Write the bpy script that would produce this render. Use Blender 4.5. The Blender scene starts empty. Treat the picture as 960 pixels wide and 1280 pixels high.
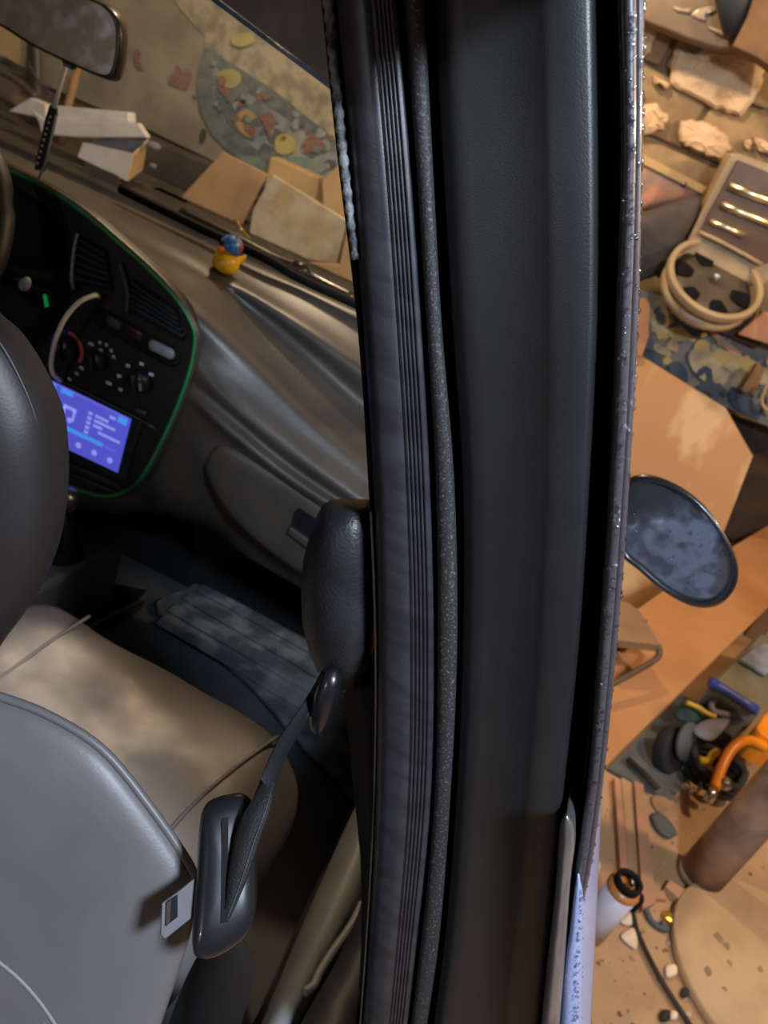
import bpy, bmesh, math, random
import numpy as np
from mathutils import Vector

random.seed(7)
scene = bpy.context.scene
COL = scene.collection

# ------------------------------------------------------------------ camera
CAM = Vector((.66, -.44, 1.38)); YAW, PITCH, ROLL, FPX = 6, 28, 23, 1000.0
_y, _p, _r = map(math.radians, (YAW, PITCH, ROLL))
FW = Vector((-math.sin(_y)*math.cos(_p), math.cos(_y)*math.cos(_p), -math.sin(_p)))
_R0 = Vector((math.cos(_y), math.sin(_y), 0)); _U0 = _R0.cross(FW)
RT = _R0*math.cos(_r) + _U0*math.sin(_r)
UP = -_R0*math.sin(_r) + _U0*math.cos(_r)
cd = bpy.data.cameras.new('camera'); co = bpy.data.objects.new('camera', cd); COL.objects.link(co)
from mathutils import Matrix
co.matrix_world = Matrix(((RT.x, UP.x, -FW.x, CAM.x), (RT.y, UP.y, -FW.y, CAM.y), (RT.z, UP.z, -FW.z, CAM.z), (0, 0, 0, 1)))
cd.sensor_fit = 'HORIZONTAL'; cd.sensor_width = 36; cd.lens = 36*FPX/960
cd.clip_start = .02
cd.dof.use_dof = True; cd.dof.focus_distance = .50; cd.dof.aperture_fstop = 15
scene.camera = co

# ------------------------------------------------------------------ world, lights, exposure
w = bpy.data.worlds.new('world'); scene.world = w; w.use_nodes = True
w.node_tree.nodes['Background'].inputs[0].default_value = (.75, .82, 1, 1)
w.node_tree.nodes['Background'].inputs[1].default_value = .02
def lamp(name, kind, loc, target, power, color, size=.2, **k):
    l = bpy.data.lights.new(name, kind); l.energy = power; l.color = color
    if kind == 'AREA': l.size = size
    else: l.shadow_soft_size = size
    for a, b in k.items(): setattr(l, a, b)
    o = bpy.data.objects.new(name, l); COL.objects.link(o); o.location = loc
    o.rotation_euler = (Vector(target)-Vector(loc)).to_track_quat('-Z', 'Y').to_euler()
    return o
WARM = (1, .74, .48)
lamp('garage_bulb', 'POINT', (2.2, 1.25, 2.3), (0, 0, 0), 95, WARM, .06)
lamp('garage_bulb_front', 'POINT', (-.2, 1.85, 2.4), (0, 0, 0), 100, (1, .75, .50), .06)
lamp('rear_fill_light', 'POINT', (-.7, -3.3, 1.5), (0, 0, 0), 42, (.92, .94, 1), .08)  # added fill for visor, dash and mirror; no known lamp stands here
lamp('work_light', 'AREA', (1.38, -.80, 2.3), (.6, .1, .8), 58, (.72, .84, 1), .26)
vs = scene.view_settings
vs.view_transform = 'Standard'; vs.look = 'None'; vs.exposure = 0; vs.gamma = 1; vs.use_curve_mapping = False

# ------------------------------------------------------------------ helpers
def at(px, py, axis, v):
    d = FW + RT*((px-480)/FPX) - UP*((py-640)/FPX)
    return CAM + d*((v-CAM[axis])/d[axis])
def X(px, py, v): return at(px, py, 0, v)
def Y(px, py, v): return at(px, py, 1, v)
def Z(px, py, v): return at(px, py, 2, v)
def PL(px, py, p0, n):
    d = FW + RT*((px-480)/FPX) - UP*((py-640)/FPX); p0 = Vector(p0); n = Vector(n)
    return CAM + d*((p0-CAM).dot(n)/d.dot(n))
def scale_at(p): return FPX/((Vector(p)-CAM).dot(FW))      # pixels per metre

MATS = {}
def mat(name, c1, c2=None, scale=12, rough=.5, metal=0, bump=0, bscale=150, spec=.5, coat=0, lo=.4, hi=.6, rough2=None, emit=0, detail=6, stretch=None):
    m = bpy.data.materials.new(name); m.use_nodes = True; nt = m.node_tree; N = nt.nodes; L = nt.links
    b = N['Principled BSDF']
    b.inputs['Roughness'].default_value = rough; b.inputs['Metallic'].default_value = metal
    b.inputs['Specular IOR Level'].default_value = spec; b.inputs['Coat Weight'].default_value = coat
    tc = N.new('ShaderNodeTexCoord'); vec = tc.outputs['Object']
    if stretch:
        mp = N.new('ShaderNodeMapping'); mp.inputs['Scale'].default_value = stretch; L.new(vec, mp.inputs[0]); vec = mp.outputs[0]
    if c2 is None: c2 = tuple(v*.82 for v in c1)
    nz = N.new('ShaderNodeTexNoise'); nz.inputs['Scale'].default_value = scale; nz.inputs['Detail'].default_value = detail
    L.new(vec, nz.inputs['Vector'])
    r = N.new('ShaderNodeValToRGB'); e = r.color_ramp.elements
    e[0].position = lo; e[0].color = (*c1, 1); e[1].position = hi; e[1].color = (*c2, 1)
    L.new(nz.outputs['Fac'], r.inputs[0]); L.new(r.outputs[0], b.inputs['Base Color'])
    if rough2 is not None:
        mr = N.new('ShaderNodeMapRange'); mr.inputs[1].default_value = lo; mr.inputs[2].default_value = hi
        mr.inputs[3].default_value = rough; mr.inputs[4].default_value = rough2
        L.new(nz.outputs['Fac'], mr.inputs[0]); L.new(mr.outputs[0], b.inputs['Roughness'])
    if bump:
        n2 = N.new('ShaderNodeTexNoise'); n2.inputs['Scale'].default_value = bscale; n2.inputs['Detail'].default_value = 4
        L.new(vec, n2.inputs['Vector'])
        bp = N.new('ShaderNodeBump'); bp.inputs['Strength'].default_value = bump; bp.inputs['Distance'].default_value = .004
        L.new(n2.outputs['Fac'], bp.inputs['Height']); L.new(bp.outputs[0], b.inputs['Normal'])
    if emit:
        b.inputs['Emission Color'].default_value = (*c1, 1); b.inputs['Emission Strength'].default_value = emit
    MATS[name] = m
    return m
def glassmat(name, tint, refl=(1, 1, 1), rough=.01, ior=1.5, boost=0):
    m = bpy.data.materials.new(name); m.use_nodes = True; nt = m.node_tree; N = nt.nodes; L = nt.links; N.clear()
    o = N.new('ShaderNodeOutputMaterial'); mx = N.new('ShaderNodeMixShader'); t = N.new('ShaderNodeBsdfTransparent'); g = N.new('ShaderNodeBsdfGlossy')
    t.inputs[0].default_value = (*tint, 1); g.inputs[0].default_value = (*refl, 1); g.inputs['Roughness'].default_value = rough
    f = N.new('ShaderNodeLayerWeight'); f.inputs[0].default_value = .5
    pw = N.new('ShaderNodeMath'); pw.operation = 'POWER'; pw.inputs[1].default_value = 5
    ad = N.new('ShaderNodeMath'); ad.operation = 'ADD'; ad.inputs[1].default_value = .045+boost
    L.new(f.outputs['Facing'], pw.inputs[0]); L.new(pw.outputs[0], ad.inputs[0]); L.new(ad.outputs[0], mx.inputs[0])
    L.new(t.outputs[0], mx.inputs[1]); L.new(g.outputs[0], mx.inputs[2]); L.new(mx.outputs[0], o.inputs[0])
    MATS[name] = m
    return m
def rgb(r, g, b):
    f = lambda v: ((v/255+.055)/1.055)**2.4 if v > 10 else v/255/12.92
    return (f(r), f(g), f(b))

BASE = {}
def tag(o, label, cat, group=None, kind=None):
    if label: o['label'] = label
    if cat: o['category'] = cat
    if group: o['group'] = group
    if kind: o['kind'] = kind
    return o
def thing(name, label, cat, loc, group=None):
    o = bpy.data.objects.new(name, None); COL.objects.link(o); o.location = loc; o.empty_display_size = .05
    BASE[o.name] = Vector(loc)
    return tag(o, label, cat, group)
def obj(name, geo, m, parent=None, smooth=True, bevel=0, seg=2, subs=0, solid=0, label=None):
    vs_, fs = geo
    vs_ = [Vector(v) for v in vs_]
    if parent is not None: base = BASE[parent.name]
    else:
        lo = [min(v[i] for v in vs_) for i in range(3)]; hi = [max(v[i] for v in vs_) for i in range(3)]
        base = Vector(((lo[0]+hi[0])/2, (lo[1]+hi[1])/2, lo[2]))
    me = bpy.data.meshes.new(name); me.from_pydata([v-base for v in vs_], [], fs)
    bm = bmesh.new(); bm.from_mesh(me); bmesh.ops.remove_doubles(bm, verts=bm.verts, dist=1e-6); bmesh.ops.recalc_face_normals(bm, faces=bm.faces); bm.to_mesh(me); bm.free()
    me.materials.append(MATS[m] if isinstance(m, str) else m)
    for p in me.polygons: p.use_smooth = smooth
    o = bpy.data.objects.new(name, me); COL.objects.link(o)
    if parent is not None: o.parent = parent
    else: o.location = base
    BASE[o.name] = base
    if solid:
        md = o.modifiers.new('solid', 'SOLIDIFY'); md.thickness = solid; md.offset = 0
    if bevel:
        md = o.modifiers.new('bevel', 'BEVEL'); md.width = bevel; md.segments = seg; md.limit_method = 'ANGLE'; md.angle_limit = math.radians(35)
        if not smooth:
            pass
    if subs:
        md = o.modifiers.new('sub', 'SUBSURF'); md.levels = subs; md.render_levels = subs
    if label: o['label'] = label
    return o
def struct(name, geo, m, **k):
    o = obj(name, geo, m, **k); o['kind'] = 'structure'; return o

def join(*gs):
    V, F = [], []
    for v, f in gs:
        n = len(V); V += list(v); F += [tuple(i+n for i in q) for q in f]
    return V, F
def box(lo, hi):
    x0, y0, z0 = lo; x1, y1, z1 = hi
    return ([(x0,y0,z0),(x1,y0,z0),(x1,y1,z0),(x0,y1,z0),(x0,y0,z1),(x1,y0,z1),(x1,y1,z1),(x0,y1,z1)],
            [(0,3,2,1),(4,5,6,7),(0,1,5,4),(1,2,6,5),(2,3,7,6),(3,0,4,7)])
def obox(c, size, ax, ay, az):
    c = Vector(c); ax, ay, az = [Vector(a).normalized() for a in (ax, ay, az)]
    V, F = box([-s/2 for s in size], [s/2 for s in size])
    return [c+ax*v[0]+ay*v[1]+az*v[2] for v in V], F
def prism(pts, vec):
    pts = [Vector(p) for p in pts]; vec = Vector(vec); n = len(pts)
    return pts+[p+vec for p in pts], [tuple(range(n)), tuple(range(2*n-1, n-1, -1))]+[(i, (i+1) % n, n+(i+1) % n, n+i) for i in range(n)]
def loft(secs, closed=True, caps=True, loop=False):
    n = len(secs[0]); V = [p for s in secs for p in s]; F = []
    m = len(secs)
    for a in range(m if loop else m-1):
        b = (a+1) % m
        for i in range(n if closed else n-1):
            j = (i+1) % n; F.append((a*n+i, a*n+j, b*n+j, b*n+i))
    if caps and not loop and closed:
        F += [tuple(range(n-1, -1, -1)), tuple(range((m-1)*n, m*n))]
    return V, F
def cat(pts, n=6, loop=False):
    P = [Vector(p) for p in pts]; out = []
    m = len(P)
    for i in range(m if loop else m-1):
        if loop: a, b, c, d = P[(i-1) % m], P[i], P[(i+1) % m], P[(i+2) % m]
        else: a, b, c, d = P[max(i-1, 0)], P[i], P[i+1], P[min(i+2, m-1)]
        for k in range(n):
            t = k/n
            out.append(.5*((2*b)+(c-a)*t+(2*a-5*b+4*c-d)*t*t+(3*b-a-3*c+d)*t**3))
    if not loop: out.append(P[-1])
    return out
def tube(path, r, n=10, loop=False, flat=None):
    path = [Vector(p) for p in path]; m = len(path); secs = []
    prev = None
    for i, p in enumerate(path):
        if loop: t = path[(i+1) % m]-path[i-1]
        else: t = path[min(i+1, m-1)]-path[max(i-1, 0)]
        t.normalize()
        if prev is None:
            u = t.orthogonal().normalized()
            if flat is not None: u = (Vector(flat)-t*t.dot(Vector(flat))).normalized()
        else: u = (prev-t*prev.dot(t)).normalized()
        prev = u; v = t.cross(u)
        rr = r[i] if isinstance(r, (list, tuple)) and len(r) == m else r
        ru, rv = rr if isinstance(rr, tuple) else (rr, rr)
        secs.append([p+u*math.cos(2*math.pi*k/n)*ru+v*math.sin(2*math.pi*k/n)*rv for k in range(n)])
    return loft(secs, True, not loop, loop)
def frame(ax):
    ax = Vector(ax).normalized(); u = ax.orthogonal().normalized(); return u, ax.cross(u), ax
def lathe(c, ax, prof, n=28, u=None):
    c = Vector(c); U, W, A = frame(ax)
    if u is not None: U = (Vector(u)-A*A.dot(Vector(u))).normalized(); W = A.cross(U)
    return loft([[c+A*h+(U*math.cos(2*math.pi*k/n)+W*math.sin(2*math.pi*k/n))*max(r, 1e-4) for k in range(n)] for r, h in prof])
def ring(c, ax, r0, r1, h, n=28, a0=0, a1=2*math.pi, u=None):
    c = Vector(c); U, W, A = frame(ax)
    if u is not None: U = (Vector(u)-A*A.dot(Vector(u))).normalized(); W = A.cross(U)
    full = abs(a1-a0-2*math.pi) < 1e-6; secs = []
    for k in range(n if full else n+1):
        a = a0+(a1-a0)*k/n; d = U*math.cos(a)+W*math.sin(a)
        secs.append([c+d*r0, c+d*r1, c+d*r1+A*h, c+d*r0+A*h])
    return loft(secs, True, True, full)
def pillow(outline, n, hf, hb, p=5, rings=(1, .985, .95, .88, .75, .55, .3, .08), c=None, nb=None):
    O = [Vector(o) for o in outline]; n = Vector(n).normalized()
    c = Vector(c) if c is not None else sum(O, Vector())/len(O)
    secs = []
    for k in reversed(rings): secs.append([c+(o-c)*k+n*hf*(1-k**p)**.5 for o in O])
    nb = n if nb is None else Vector(nb).normalized()
    for k in rings[1:]: secs.append([c+(o-c)*k-nb*hb*(1-k**p)**.5 for o in O])
    return loft(secs)
def circ(c, u, v, r, n=20): return [Vector(c)+Vector(u)*r*math.cos(2*math.pi*k/n)+Vector(v)*r*math.sin(2*math.pi*k/n) for k in range(n)]
def rrect(w_, h_, r, n=4):
    out = []
    for cx, cy, a in ((w_/2-r, h_/2-r, 0), (-w_/2+r, h_/2-r, 90), (-w_/2+r, -h_/2+r, 180), (w_/2-r, -h_/2+r, 270)):
        for k in range(n+1):
            t = math.radians(a+90*k/n); out.append((cx+r*math.cos(t), cy+r*math.sin(t)))
    return out
def pxs(lst, axis, v): return [at(a, b, axis, v) for a, b in lst]
def drops(pts, nrm, rmin, rmax, squash=.5):
    V, F = [], []
    bm = bmesh.new(); bmesh.ops.create_icosphere(bm, subdivisions=2, radius=1)
    bv = [v.co.copy() for v in bm.verts]; bf = [tuple(v.index for v in f.verts) for f in bm.faces]; bm.free()
    for p, nn in zip(pts, nrm):
        r = rmin+(rmax-rmin)*random.random()**2.5; nn = Vector(nn).normalized(); n0 = len(V)
        for b in bv:
            d = b-nn*b.dot(nn)*(1-squash); d.z *= 1.25
            V.append(Vector(p)+d*r)
        F += [tuple(i+n0 for i in f) for f in bf]
    return V, F

# ------------------------------------------------------------------ materials
mat('black_plastic', rgb(38, 40, 44), rgb(30, 32, 36), 40, .42, bump=.22, bscale=420)
mat('pillar_trim', rgb(31, 32, 34), rgb(27, 28, 30), 14, .40, bump=.10, bscale=1200)
mat('dull_black', rgb(13, 13, 14), None, 20, .75, spec=.2)
mat('rib_rubber', rgb(50, 50, 56), rgb(38, 38, 44), 30, .38, bump=.08, bscale=500, stretch=(1, 1, 3))
mat('dusty_rubber', rgb(36, 36, 39), rgb(120, 116, 112), 520, .65, bump=.25, bscale=900, lo=.54, hi=.86)
mat('seal_rope', rgb(118, 122, 122), rgb(45, 45, 48), 90, .6, bump=.5, bscale=300)
mat('pale_edge', rgb(120, 126, 126), None, 30, .5)
mat('car_paint', rgb(68, 64, 70), rgb(75, 71, 77), 300, .4, metal=.25, coat=.35, detail=2)
mat('car_paint_silver', rgb(140, 152, 190), rgb(152, 164, 200), 300, .42, metal=.05, coat=.15, detail=2)
mat('brushed_strip', rgb(176, 172, 172), rgb(146, 143, 146), 60, .32, metal=.8, stretch=(1, 1, .15))
mat('leather', rgb(100, 97, 97), rgb(90, 87, 87), 9, .36, bump=.05, bscale=500, rough2=.48)
mat('leather_dark_shaded', rgb(40, 35, 33), rgb(35, 31, 30), 9, .5, bump=.05, bscale=500)  # steering wheel leather; the headrest's too, darkened to paint in roof shade
mat('stitch', rgb(122, 120, 118), None, 30, .6)
mat('dash_plastic', rgb(66, 61, 55), rgb(58, 54, 50), 12, .38, bump=.12, bscale=420)
mat('console_black', rgb(22, 24, 26), rgb(17, 18, 20), 20, .35)
mat('green_trim', rgb(30, 130, 72), rgb(24, 112, 62), 30, .4)
mat('grey_plastic', rgb(142, 148, 148), rgb(132, 138, 138), 20, .45, bump=.15, bscale=500)  # lightened to make up for light blocked from the door panel
mat('dark_grey_plastic', rgb(52, 56, 60), rgb(46, 50, 54), 20, .5, bump=.15, bscale=500)
mat('shell_trim', rgb(140, 140, 134), None, 30, .8)
mat('belt_web', rgb(17, 17, 19), rgb(12, 12, 14), 400, .7, bump=.4, bscale=900)
mat('gloss_black', rgb(24, 25, 28), None, 30, .22, coat=.3)
mat('chrome', rgb(205, 205, 205), None, 30, .12, metal=1)
mat('steel_plate', rgb(78, 76, 79), rgb(68, 66, 69), 40, .5, metal=.4)
mat('interior_mirror', rgb(200, 196, 190), rgb(178, 174, 170), 40, .05, metal=.9, rough2=.16)
mat('mirror_glass', rgb(132, 138, 142), rgb(96, 102, 106), 45, .06, metal=.85, rough2=.3)
mat('silver_button', rgb(130, 138, 145), None, 30, .35)
mat('white_cable', rgb(240, 235, 225), None, 30, .45)
mat('icon_white', rgb(200, 205, 210), None, 30, .6)
mat('ring_red', rgb(215, 95, 85), None, 30, .6)
mat('ring_blue', rgb(45, 45, 170), None, 30, .6)
mat('led_green', rgb(40, 190, 100), None, 30, .6, emit=.25)
mat('clock_red', rgb(46, 18, 20), None, 30, .2)
mat('screen', rgb(84, 86, 205), rgb(78, 80, 196), 3, .3, emit=.8)
mat('screen_band', rgb(104, 104, 220), None, 3, .3, emit=.8)
mat('screen_cyan', rgb(70, 150, 240), None, 3, .3, emit=.8)
mat('screen_white', rgb(150, 154, 236), None, 3, .3, emit=.8)
mat('floor_mat', rgb(40, 46, 52), rgb(92, 98, 100), 16, .8, bump=.5, bscale=120, lo=.46, hi=.72)
mat('duck_yellow', rgb(240, 190, 20), rgb(228, 175, 15), 20, .35)
mat('duck_blue', rgb(55, 120, 200), rgb(170, 195, 225), 40, .25, lo=.5, hi=.7)
mat('duck_orange', rgb(235, 120, 25), None, 20, .4)
mat('duck_red', rgb(190, 60, 60), None, 20, .4)
mat('dark_lens', rgb(18, 18, 18), None, 20, .2)
mat('white_cord', rgb(215, 212, 205), None, 20, .6)
mat('tan_floor', rgb(178, 140, 100), rgb(150, 116, 82), 6, .85, bump=.6, bscale=40, lo=.35, hi=.68)
mat('mortar', rgb(150, 126, 94), rgb(128, 106, 78), 7, .9, bump=.7, bscale=30)
mat('block_tan', rgb(162, 136, 100), rgb(136, 114, 84), 9, .9, bump=.6, bscale=45)
mat('block_pale', rgb(226, 194, 154), rgb(186, 150, 112), 13, .85, bump=.9, bscale=40, lo=.42, hi=.66)
mat('side_wall', rgb(120, 108, 94), rgb(100, 90, 78), 4, .9, bump=.4, bscale=20)
mat('tarp', rgb(152, 142, 122), rgb(126, 118, 102), 5, .8, bump=.3, bscale=14)
mat('tarp_stone', rgb(170, 160, 132), rgb(126, 122, 104), 14, .8, lo=.42, hi=.6)
mat('tarp_blue', rgb(84, 96, 98), rgb(112, 120, 114), 16, .8)
mat('tarp_teal', rgb(112, 134, 128), rgb(134, 148, 136), 16, .8)
mat('tarp_pale', rgb(158, 158, 148), rgb(120, 130, 130), 12, .8)
mat('tarp_yellow', rgb(178, 168, 104), rgb(160, 150, 100), 14, .8)
mat('tarp_amber', rgb(178, 148, 92), None, 14, .8)
mat('print_red', rgb(136, 80, 72), rgb(132, 112, 100), 60, .8)
mat('print_navy', rgb(44, 58, 78), rgb(58, 72, 88), 20, .8)
mat('print_slate', rgb(92, 98, 108), rgb(118, 112, 104), 14, .8)
mat('print_olive', rgb(162, 148, 96), rgb(146, 128, 96), 14, .8)
mat('cardboard', rgb(186, 150, 108), rgb(172, 136, 96), 8, .85, bump=.2, bscale=60)
mat('cardboard_pale', rgb(200, 168, 118), rgb(188, 156, 108), 8, .85)
mat('dusty_board', rgb(196, 184, 152), rgb(170, 150, 116), 9, .85, bump=.4, bscale=30)
mat('white_foam', rgb(222, 216, 208), rgb(206, 198, 188), 14, .7, bump=.3, bscale=80)
mat('bench_wood', rgb(74, 66, 56), rgb(60, 54, 46), 8, .85)
mat('stick_wood', rgb(160, 126, 86), rgb(140, 108, 72), 12, .8)
mat('plywood', rgb(168, 118, 74), rgb(156, 106, 64), 5, .6, bump=.15, bscale=30, lo=.4, hi=.62)
mat('plywood_dusty', rgb(182, 136, 90), rgb(206, 170, 126), 7, .75, bump=.2, bscale=30, lo=.52, hi=.64, stretch=(1, 1, .5))
mat('dark_wood', rgb(72, 54, 40), rgb(52, 40, 30), 8, .85, bump=.4, bscale=30)
mat('brown_wood', rgb(130, 98, 66), rgb(112, 84, 58), 8, .85, bump=.4, bscale=30)
mat('cream_metal', rgb(176, 152, 118), rgb(158, 136, 106), 9, .4)
mat('brown_panel', rgb(96, 72, 48), rgb(84, 62, 42), 9, .35)
mat('louver_metal', rgb(255, 240, 205), None, 9, .32, metal=1)
mat('motor_grey', rgb(84, 75, 62), rgb(70, 62, 52), 9, .5)
mat('dark_fabric', rgb(58, 54, 54), rgb(78, 70, 64), 9, .8, bump=.6, bscale=25)
mat('pink_rag', rgb(200, 140, 110), rgb(150, 130, 118), 14, .85, bump=.5, bscale=50)
mat('drum_grey', rgb(150, 128, 102), rgb(130, 110, 88), 6, .6)
mat('plastic_wrap', rgb(200, 178, 150), rgb(150, 128, 104), 16, .2, bump=1, bscale=30)
mat('dark_blue_grey', rgb(52, 58, 64), None, 9, .6)
mat('orange_plastic', rgb(235, 140, 30), rgb(222, 126, 22), 9, .35)
mat('yellow_plastic', rgb(205, 165, 40), None, 9, .5)
mat('green_cloth', rgb(40, 70, 48), rgb(30, 44, 60), 20, .8)
mat('grey_cloth', rgb(122, 120, 128), rgb(104, 104, 112), 14, .8)
mat('tub_clear', rgb(126, 122, 100), rgb(140, 138, 124), 12, .15, coat=.6)
mat('tub_lid', rgb(160, 165, 180), rgb(130, 136, 152), 14, .25)
mat('blue_rim', rgb(72, 92, 178), None, 14, .35)
mat('rusty_iron', rgb(158, 124, 100), rgb(112, 90, 76), 10, .75, bump=.5, bscale=40)
mat('pink_wood', rgb(182, 130, 98), rgb(164, 124, 94), 12, .8, bump=.4, bscale=50)
mat('disc_dust', rgb(182, 150, 112), rgb(168, 136, 100), 8, .85, bump=.25, bscale=50)
mat('stain', rgb(136, 112, 86), None, 12, .85)
mat('can_label', rgb(196, 190, 200), rgb(182, 176, 186), 10, .4)
mat('can_rim', rgb(184, 118, 58), None, 10, .35)
mat('grey_slab', rgb(86, 88, 86), rgb(74, 76, 76), 10, .7)
mat('gold_scrap', rgb(214, 170, 82), None, 10, .3, metal=.8)
mat('paper_scrap', rgb(228, 200, 170), None, 10, .8)
mat('grit', rgb(205, 175, 140), rgb(96, 78, 60), 30, .85)
mat('tyre', rgb(30, 28, 27), rgb(44, 40, 37), 14, .8)
glassmat('windshield_glass', (.78, .78, .76), boost=.045)
glassmat('tint_glass', (.25, .36, .62), boost=.02)
glassmat('water', (.80, .83, .88), rough=.02, boost=.05)

# ------------------------------------------------------------------ garage shell
WY = 2.9
FLR = struct('floor', box((-2.6, -4.2, -.1), (2.7, 3.05, 0)), 'tan_floor', smooth=False)
WF = struct('wall_front', box((-2.6, WY, 0), (2.7, WY+.15, 2.6)), 'mortar', smooth=False)
struct('wall_right', box((2.55, -4.2, 0), (2.7, WY, 2.6)), 'side_wall', smooth=False)
struct('wall_left', box((-2.6, -4.2, 0), (-2.45, WY, 2.6)), 'side_wall', smooth=False)
struct('wall_back', box((-2.45, -4.2, 0), (2.55, -4.05, 2.6)), 'side_wall', smooth=False)
struct('ceiling', box((-2.6, -4.2, 2.6), (2.7, 3.05, 2.7)), 'side_wall', smooth=False)
# coursed blocks of the front wall, each with its own edges
bw, bh = .40, .205
me0 = None
row = 0; z0 = .02
while z0 < 2.5:
    x0 = -.2+(.2 if row % 2 else 0)
    while x0 < 2.4:
        if me0 is None:
            V, F = obox((0, 0, 0), (bw-.02, .04, bh-.018), (1, 0, 0), (0, 1, 0), (0, 0, 1))
            BASE_ = Vector((x0+bw/2, WY-.012, z0+bh/2))
            o = obj('block', ([v+BASE_ for v in V], F), 'block_tan', WF, smooth=True, bevel=.008, seg=1); me0 = o.data
            # recentre so that the data can be shared
            for v in me0.vertices: v.co = v.co+BASE['wall_front']-BASE_
            o.location = BASE_-BASE['wall_front']
        else:
            o = bpy.data.objects.new('block', me0); COL.objects.link(o); o.parent = WF
            o.location = Vector((x0+bw/2, WY-.012+random.uniform(-.006, .006), z0+bh/2))-BASE['wall_front']
            o.rotation_euler = (random.uniform(-.01, .01), random.uniform(-.02, .02), random.uniform(-.02, .02))
            md = o.modifiers.new('bevel', 'BEVEL'); md.width = .008; md.segments = 1
        x0 += bw
    z0 += bh; row += 1
def ragged(pl, axis, v, amp=2.2, n=5):
    out = []
    m = len(pl)
    for i in range(m):
        a, b = pl[i], pl[(i+1) % m]
        for k in range(n):
            t = k/n; j = amp if k else amp*.4
            out.append(at(a[0]+(b[0]-a[0])*t+random.uniform(-j, j), a[1]+(b[1]-a[1])*t+random.uniform(-j, j), axis, v))
    return out
for pl in ([(843, 62), (866, 68), (882, 58), (918, 66), (956, 84), (950, 112), (926, 146), (888, 132), (838, 104)],
           [(796, 132), (820, 128), (836, 146), (830, 163), (800, 170)],
           [(852, 150), (880, 152), (908, 166), (915, 186), (900, 201), (872, 190), (848, 176)],
           [(796, 22), (822, 32), (814, 66), (796, 72)],
           [(944, 172), (966, 180), (966, 196), (946, 186)],
           [(930, 176), (938, 174), (940, 186), (932, 187)],
           [(818, 94), (838, 106), (832, 111), (816, 101)]):
    ol = ragged(pl, 1, WY-.045)
    c = sum(ol, Vector())/len(ol)
    secs = [[p+Vector((0, .04, 0)) for p in ol], ol, [c+(p-c)*.9+Vector((0, -.012, 0)) for p in ol], [c+(p-c)*.5+Vector((0, -.018+random.uniform(-.004, .004), 0)) for p in ol]]
    obj('plaster_patch', loft(secs), 'block_pale', WF, smooth=False)

# ------------------------------------------------------------------ car shell and centre pillar
CAR = thing('car_body', 'dark grey car body whose black centre pillar runs top to bottom of the view', 'car', (.0, .3, .0))
YS = list(range(-240, 1521, 40))
def edge(tbl):
    ys = np.array([t[0] for t in tbl], float); xs = np.array([t[1] for t in tbl], float)
    # smooth: fit through a cubic interpolation with linear ends
    def f(y):
        if y <= ys[0]: return xs[0]+(xs[1]-xs[0])/(ys[1]-ys[0])*(y-ys[0])
        if y >= ys[-1]: return xs[-1]+(xs[-1]-xs[-2])/(ys[-1]-ys[-2])*(y-ys[-1])
        i = int(np.searchsorted(ys, y)-1); i = max(0, min(i, len(ys)-2))
        m = np.gradient(xs, ys); h = ys[i+1]-ys[i]; t = (y-ys[i])/h
        return (2*t**3-3*t*t+1)*xs[i]+(t**3-2*t*t+t)*h*m[i]+(-2*t**3+3*t*t)*xs[i+1]+(t**3-t*t)*h*m[i+1]
    return f
E0 = edge([(0, 401), (200, 422), (400, 446), (600, 460), (800, 468), (1000, 466), (1200, 455), (1280, 449)])
E0b = edge([(0, 419), (200, 437), (400, 452), (600, 465), (800, 471), (1000, 469), (1200, 459), (1280, 453)])
R1 = edge([(0, 496), (200, 513), (400, 527), (600, 538), (800, 543), (1000, 539), (1200, 519), (1280, 510)])
R2 = edge([(0, 503), (200, 519), (400, 532), (600, 544), (800, 546), (1000, 542), (1200, 523), (1280, 513)])
R3 = edge([(0, 531), (200, 541), (400, 552), (600, 568), (800, 572), (1000, 563), (1200, 546), (1280, 534)])
R4 = edge([(0, 541), (200, 552), (400, 564), (600, 577), (800, 577), (1000, 569), (1200, 552), (1280, 541)])
R5 = edge([(0, 746), (200, 749), (400, 748), (600, 738), (800, 725), (1000, 704), (1200, 684), (1280, 676)])
R6 = edge([(0, 773), (200, 777), (400, 770), (600, 762), (800, 748), (1000, 731), (1100, 716), (1200, 703), (1280, 690)])
R7 = edge([(0, 806), (200, 803), (400, 798), (600, 787), (800, 772), (1000, 751), (1100, 736), (1180, 716), (1280, 694)])
def strip(name, L, R, prof, back, m, parent, rows=YS, y0=0., label=None):
    secs = []
    for y in rows:
        l, r = L(y), R(y)
        s = [at(l+(r-l)*u, y, 1, y0+d) for u, d in prof]
        s += [Vector((s[-1].x, y0+back, s[-1].z)), Vector((s[0].x, y0+back, s[0].z))]
        secs.append(s)
    return obj(name, loft(secs), m, parent, label=label)
# core of the pillar behind all trims
core = []
for y in YS:
    a, b = Y(E0b(y)+4, y, .035), Y(R6(y)-2, y, .035)
    core.append([a, b, b+Vector((0, .06, 0)), a+Vector((.01, .09, 0))])
PIL = obj('center_pillar', loft(core), 'dull_black', CAR, smooth=False, label='black centre pillar core')
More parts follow.
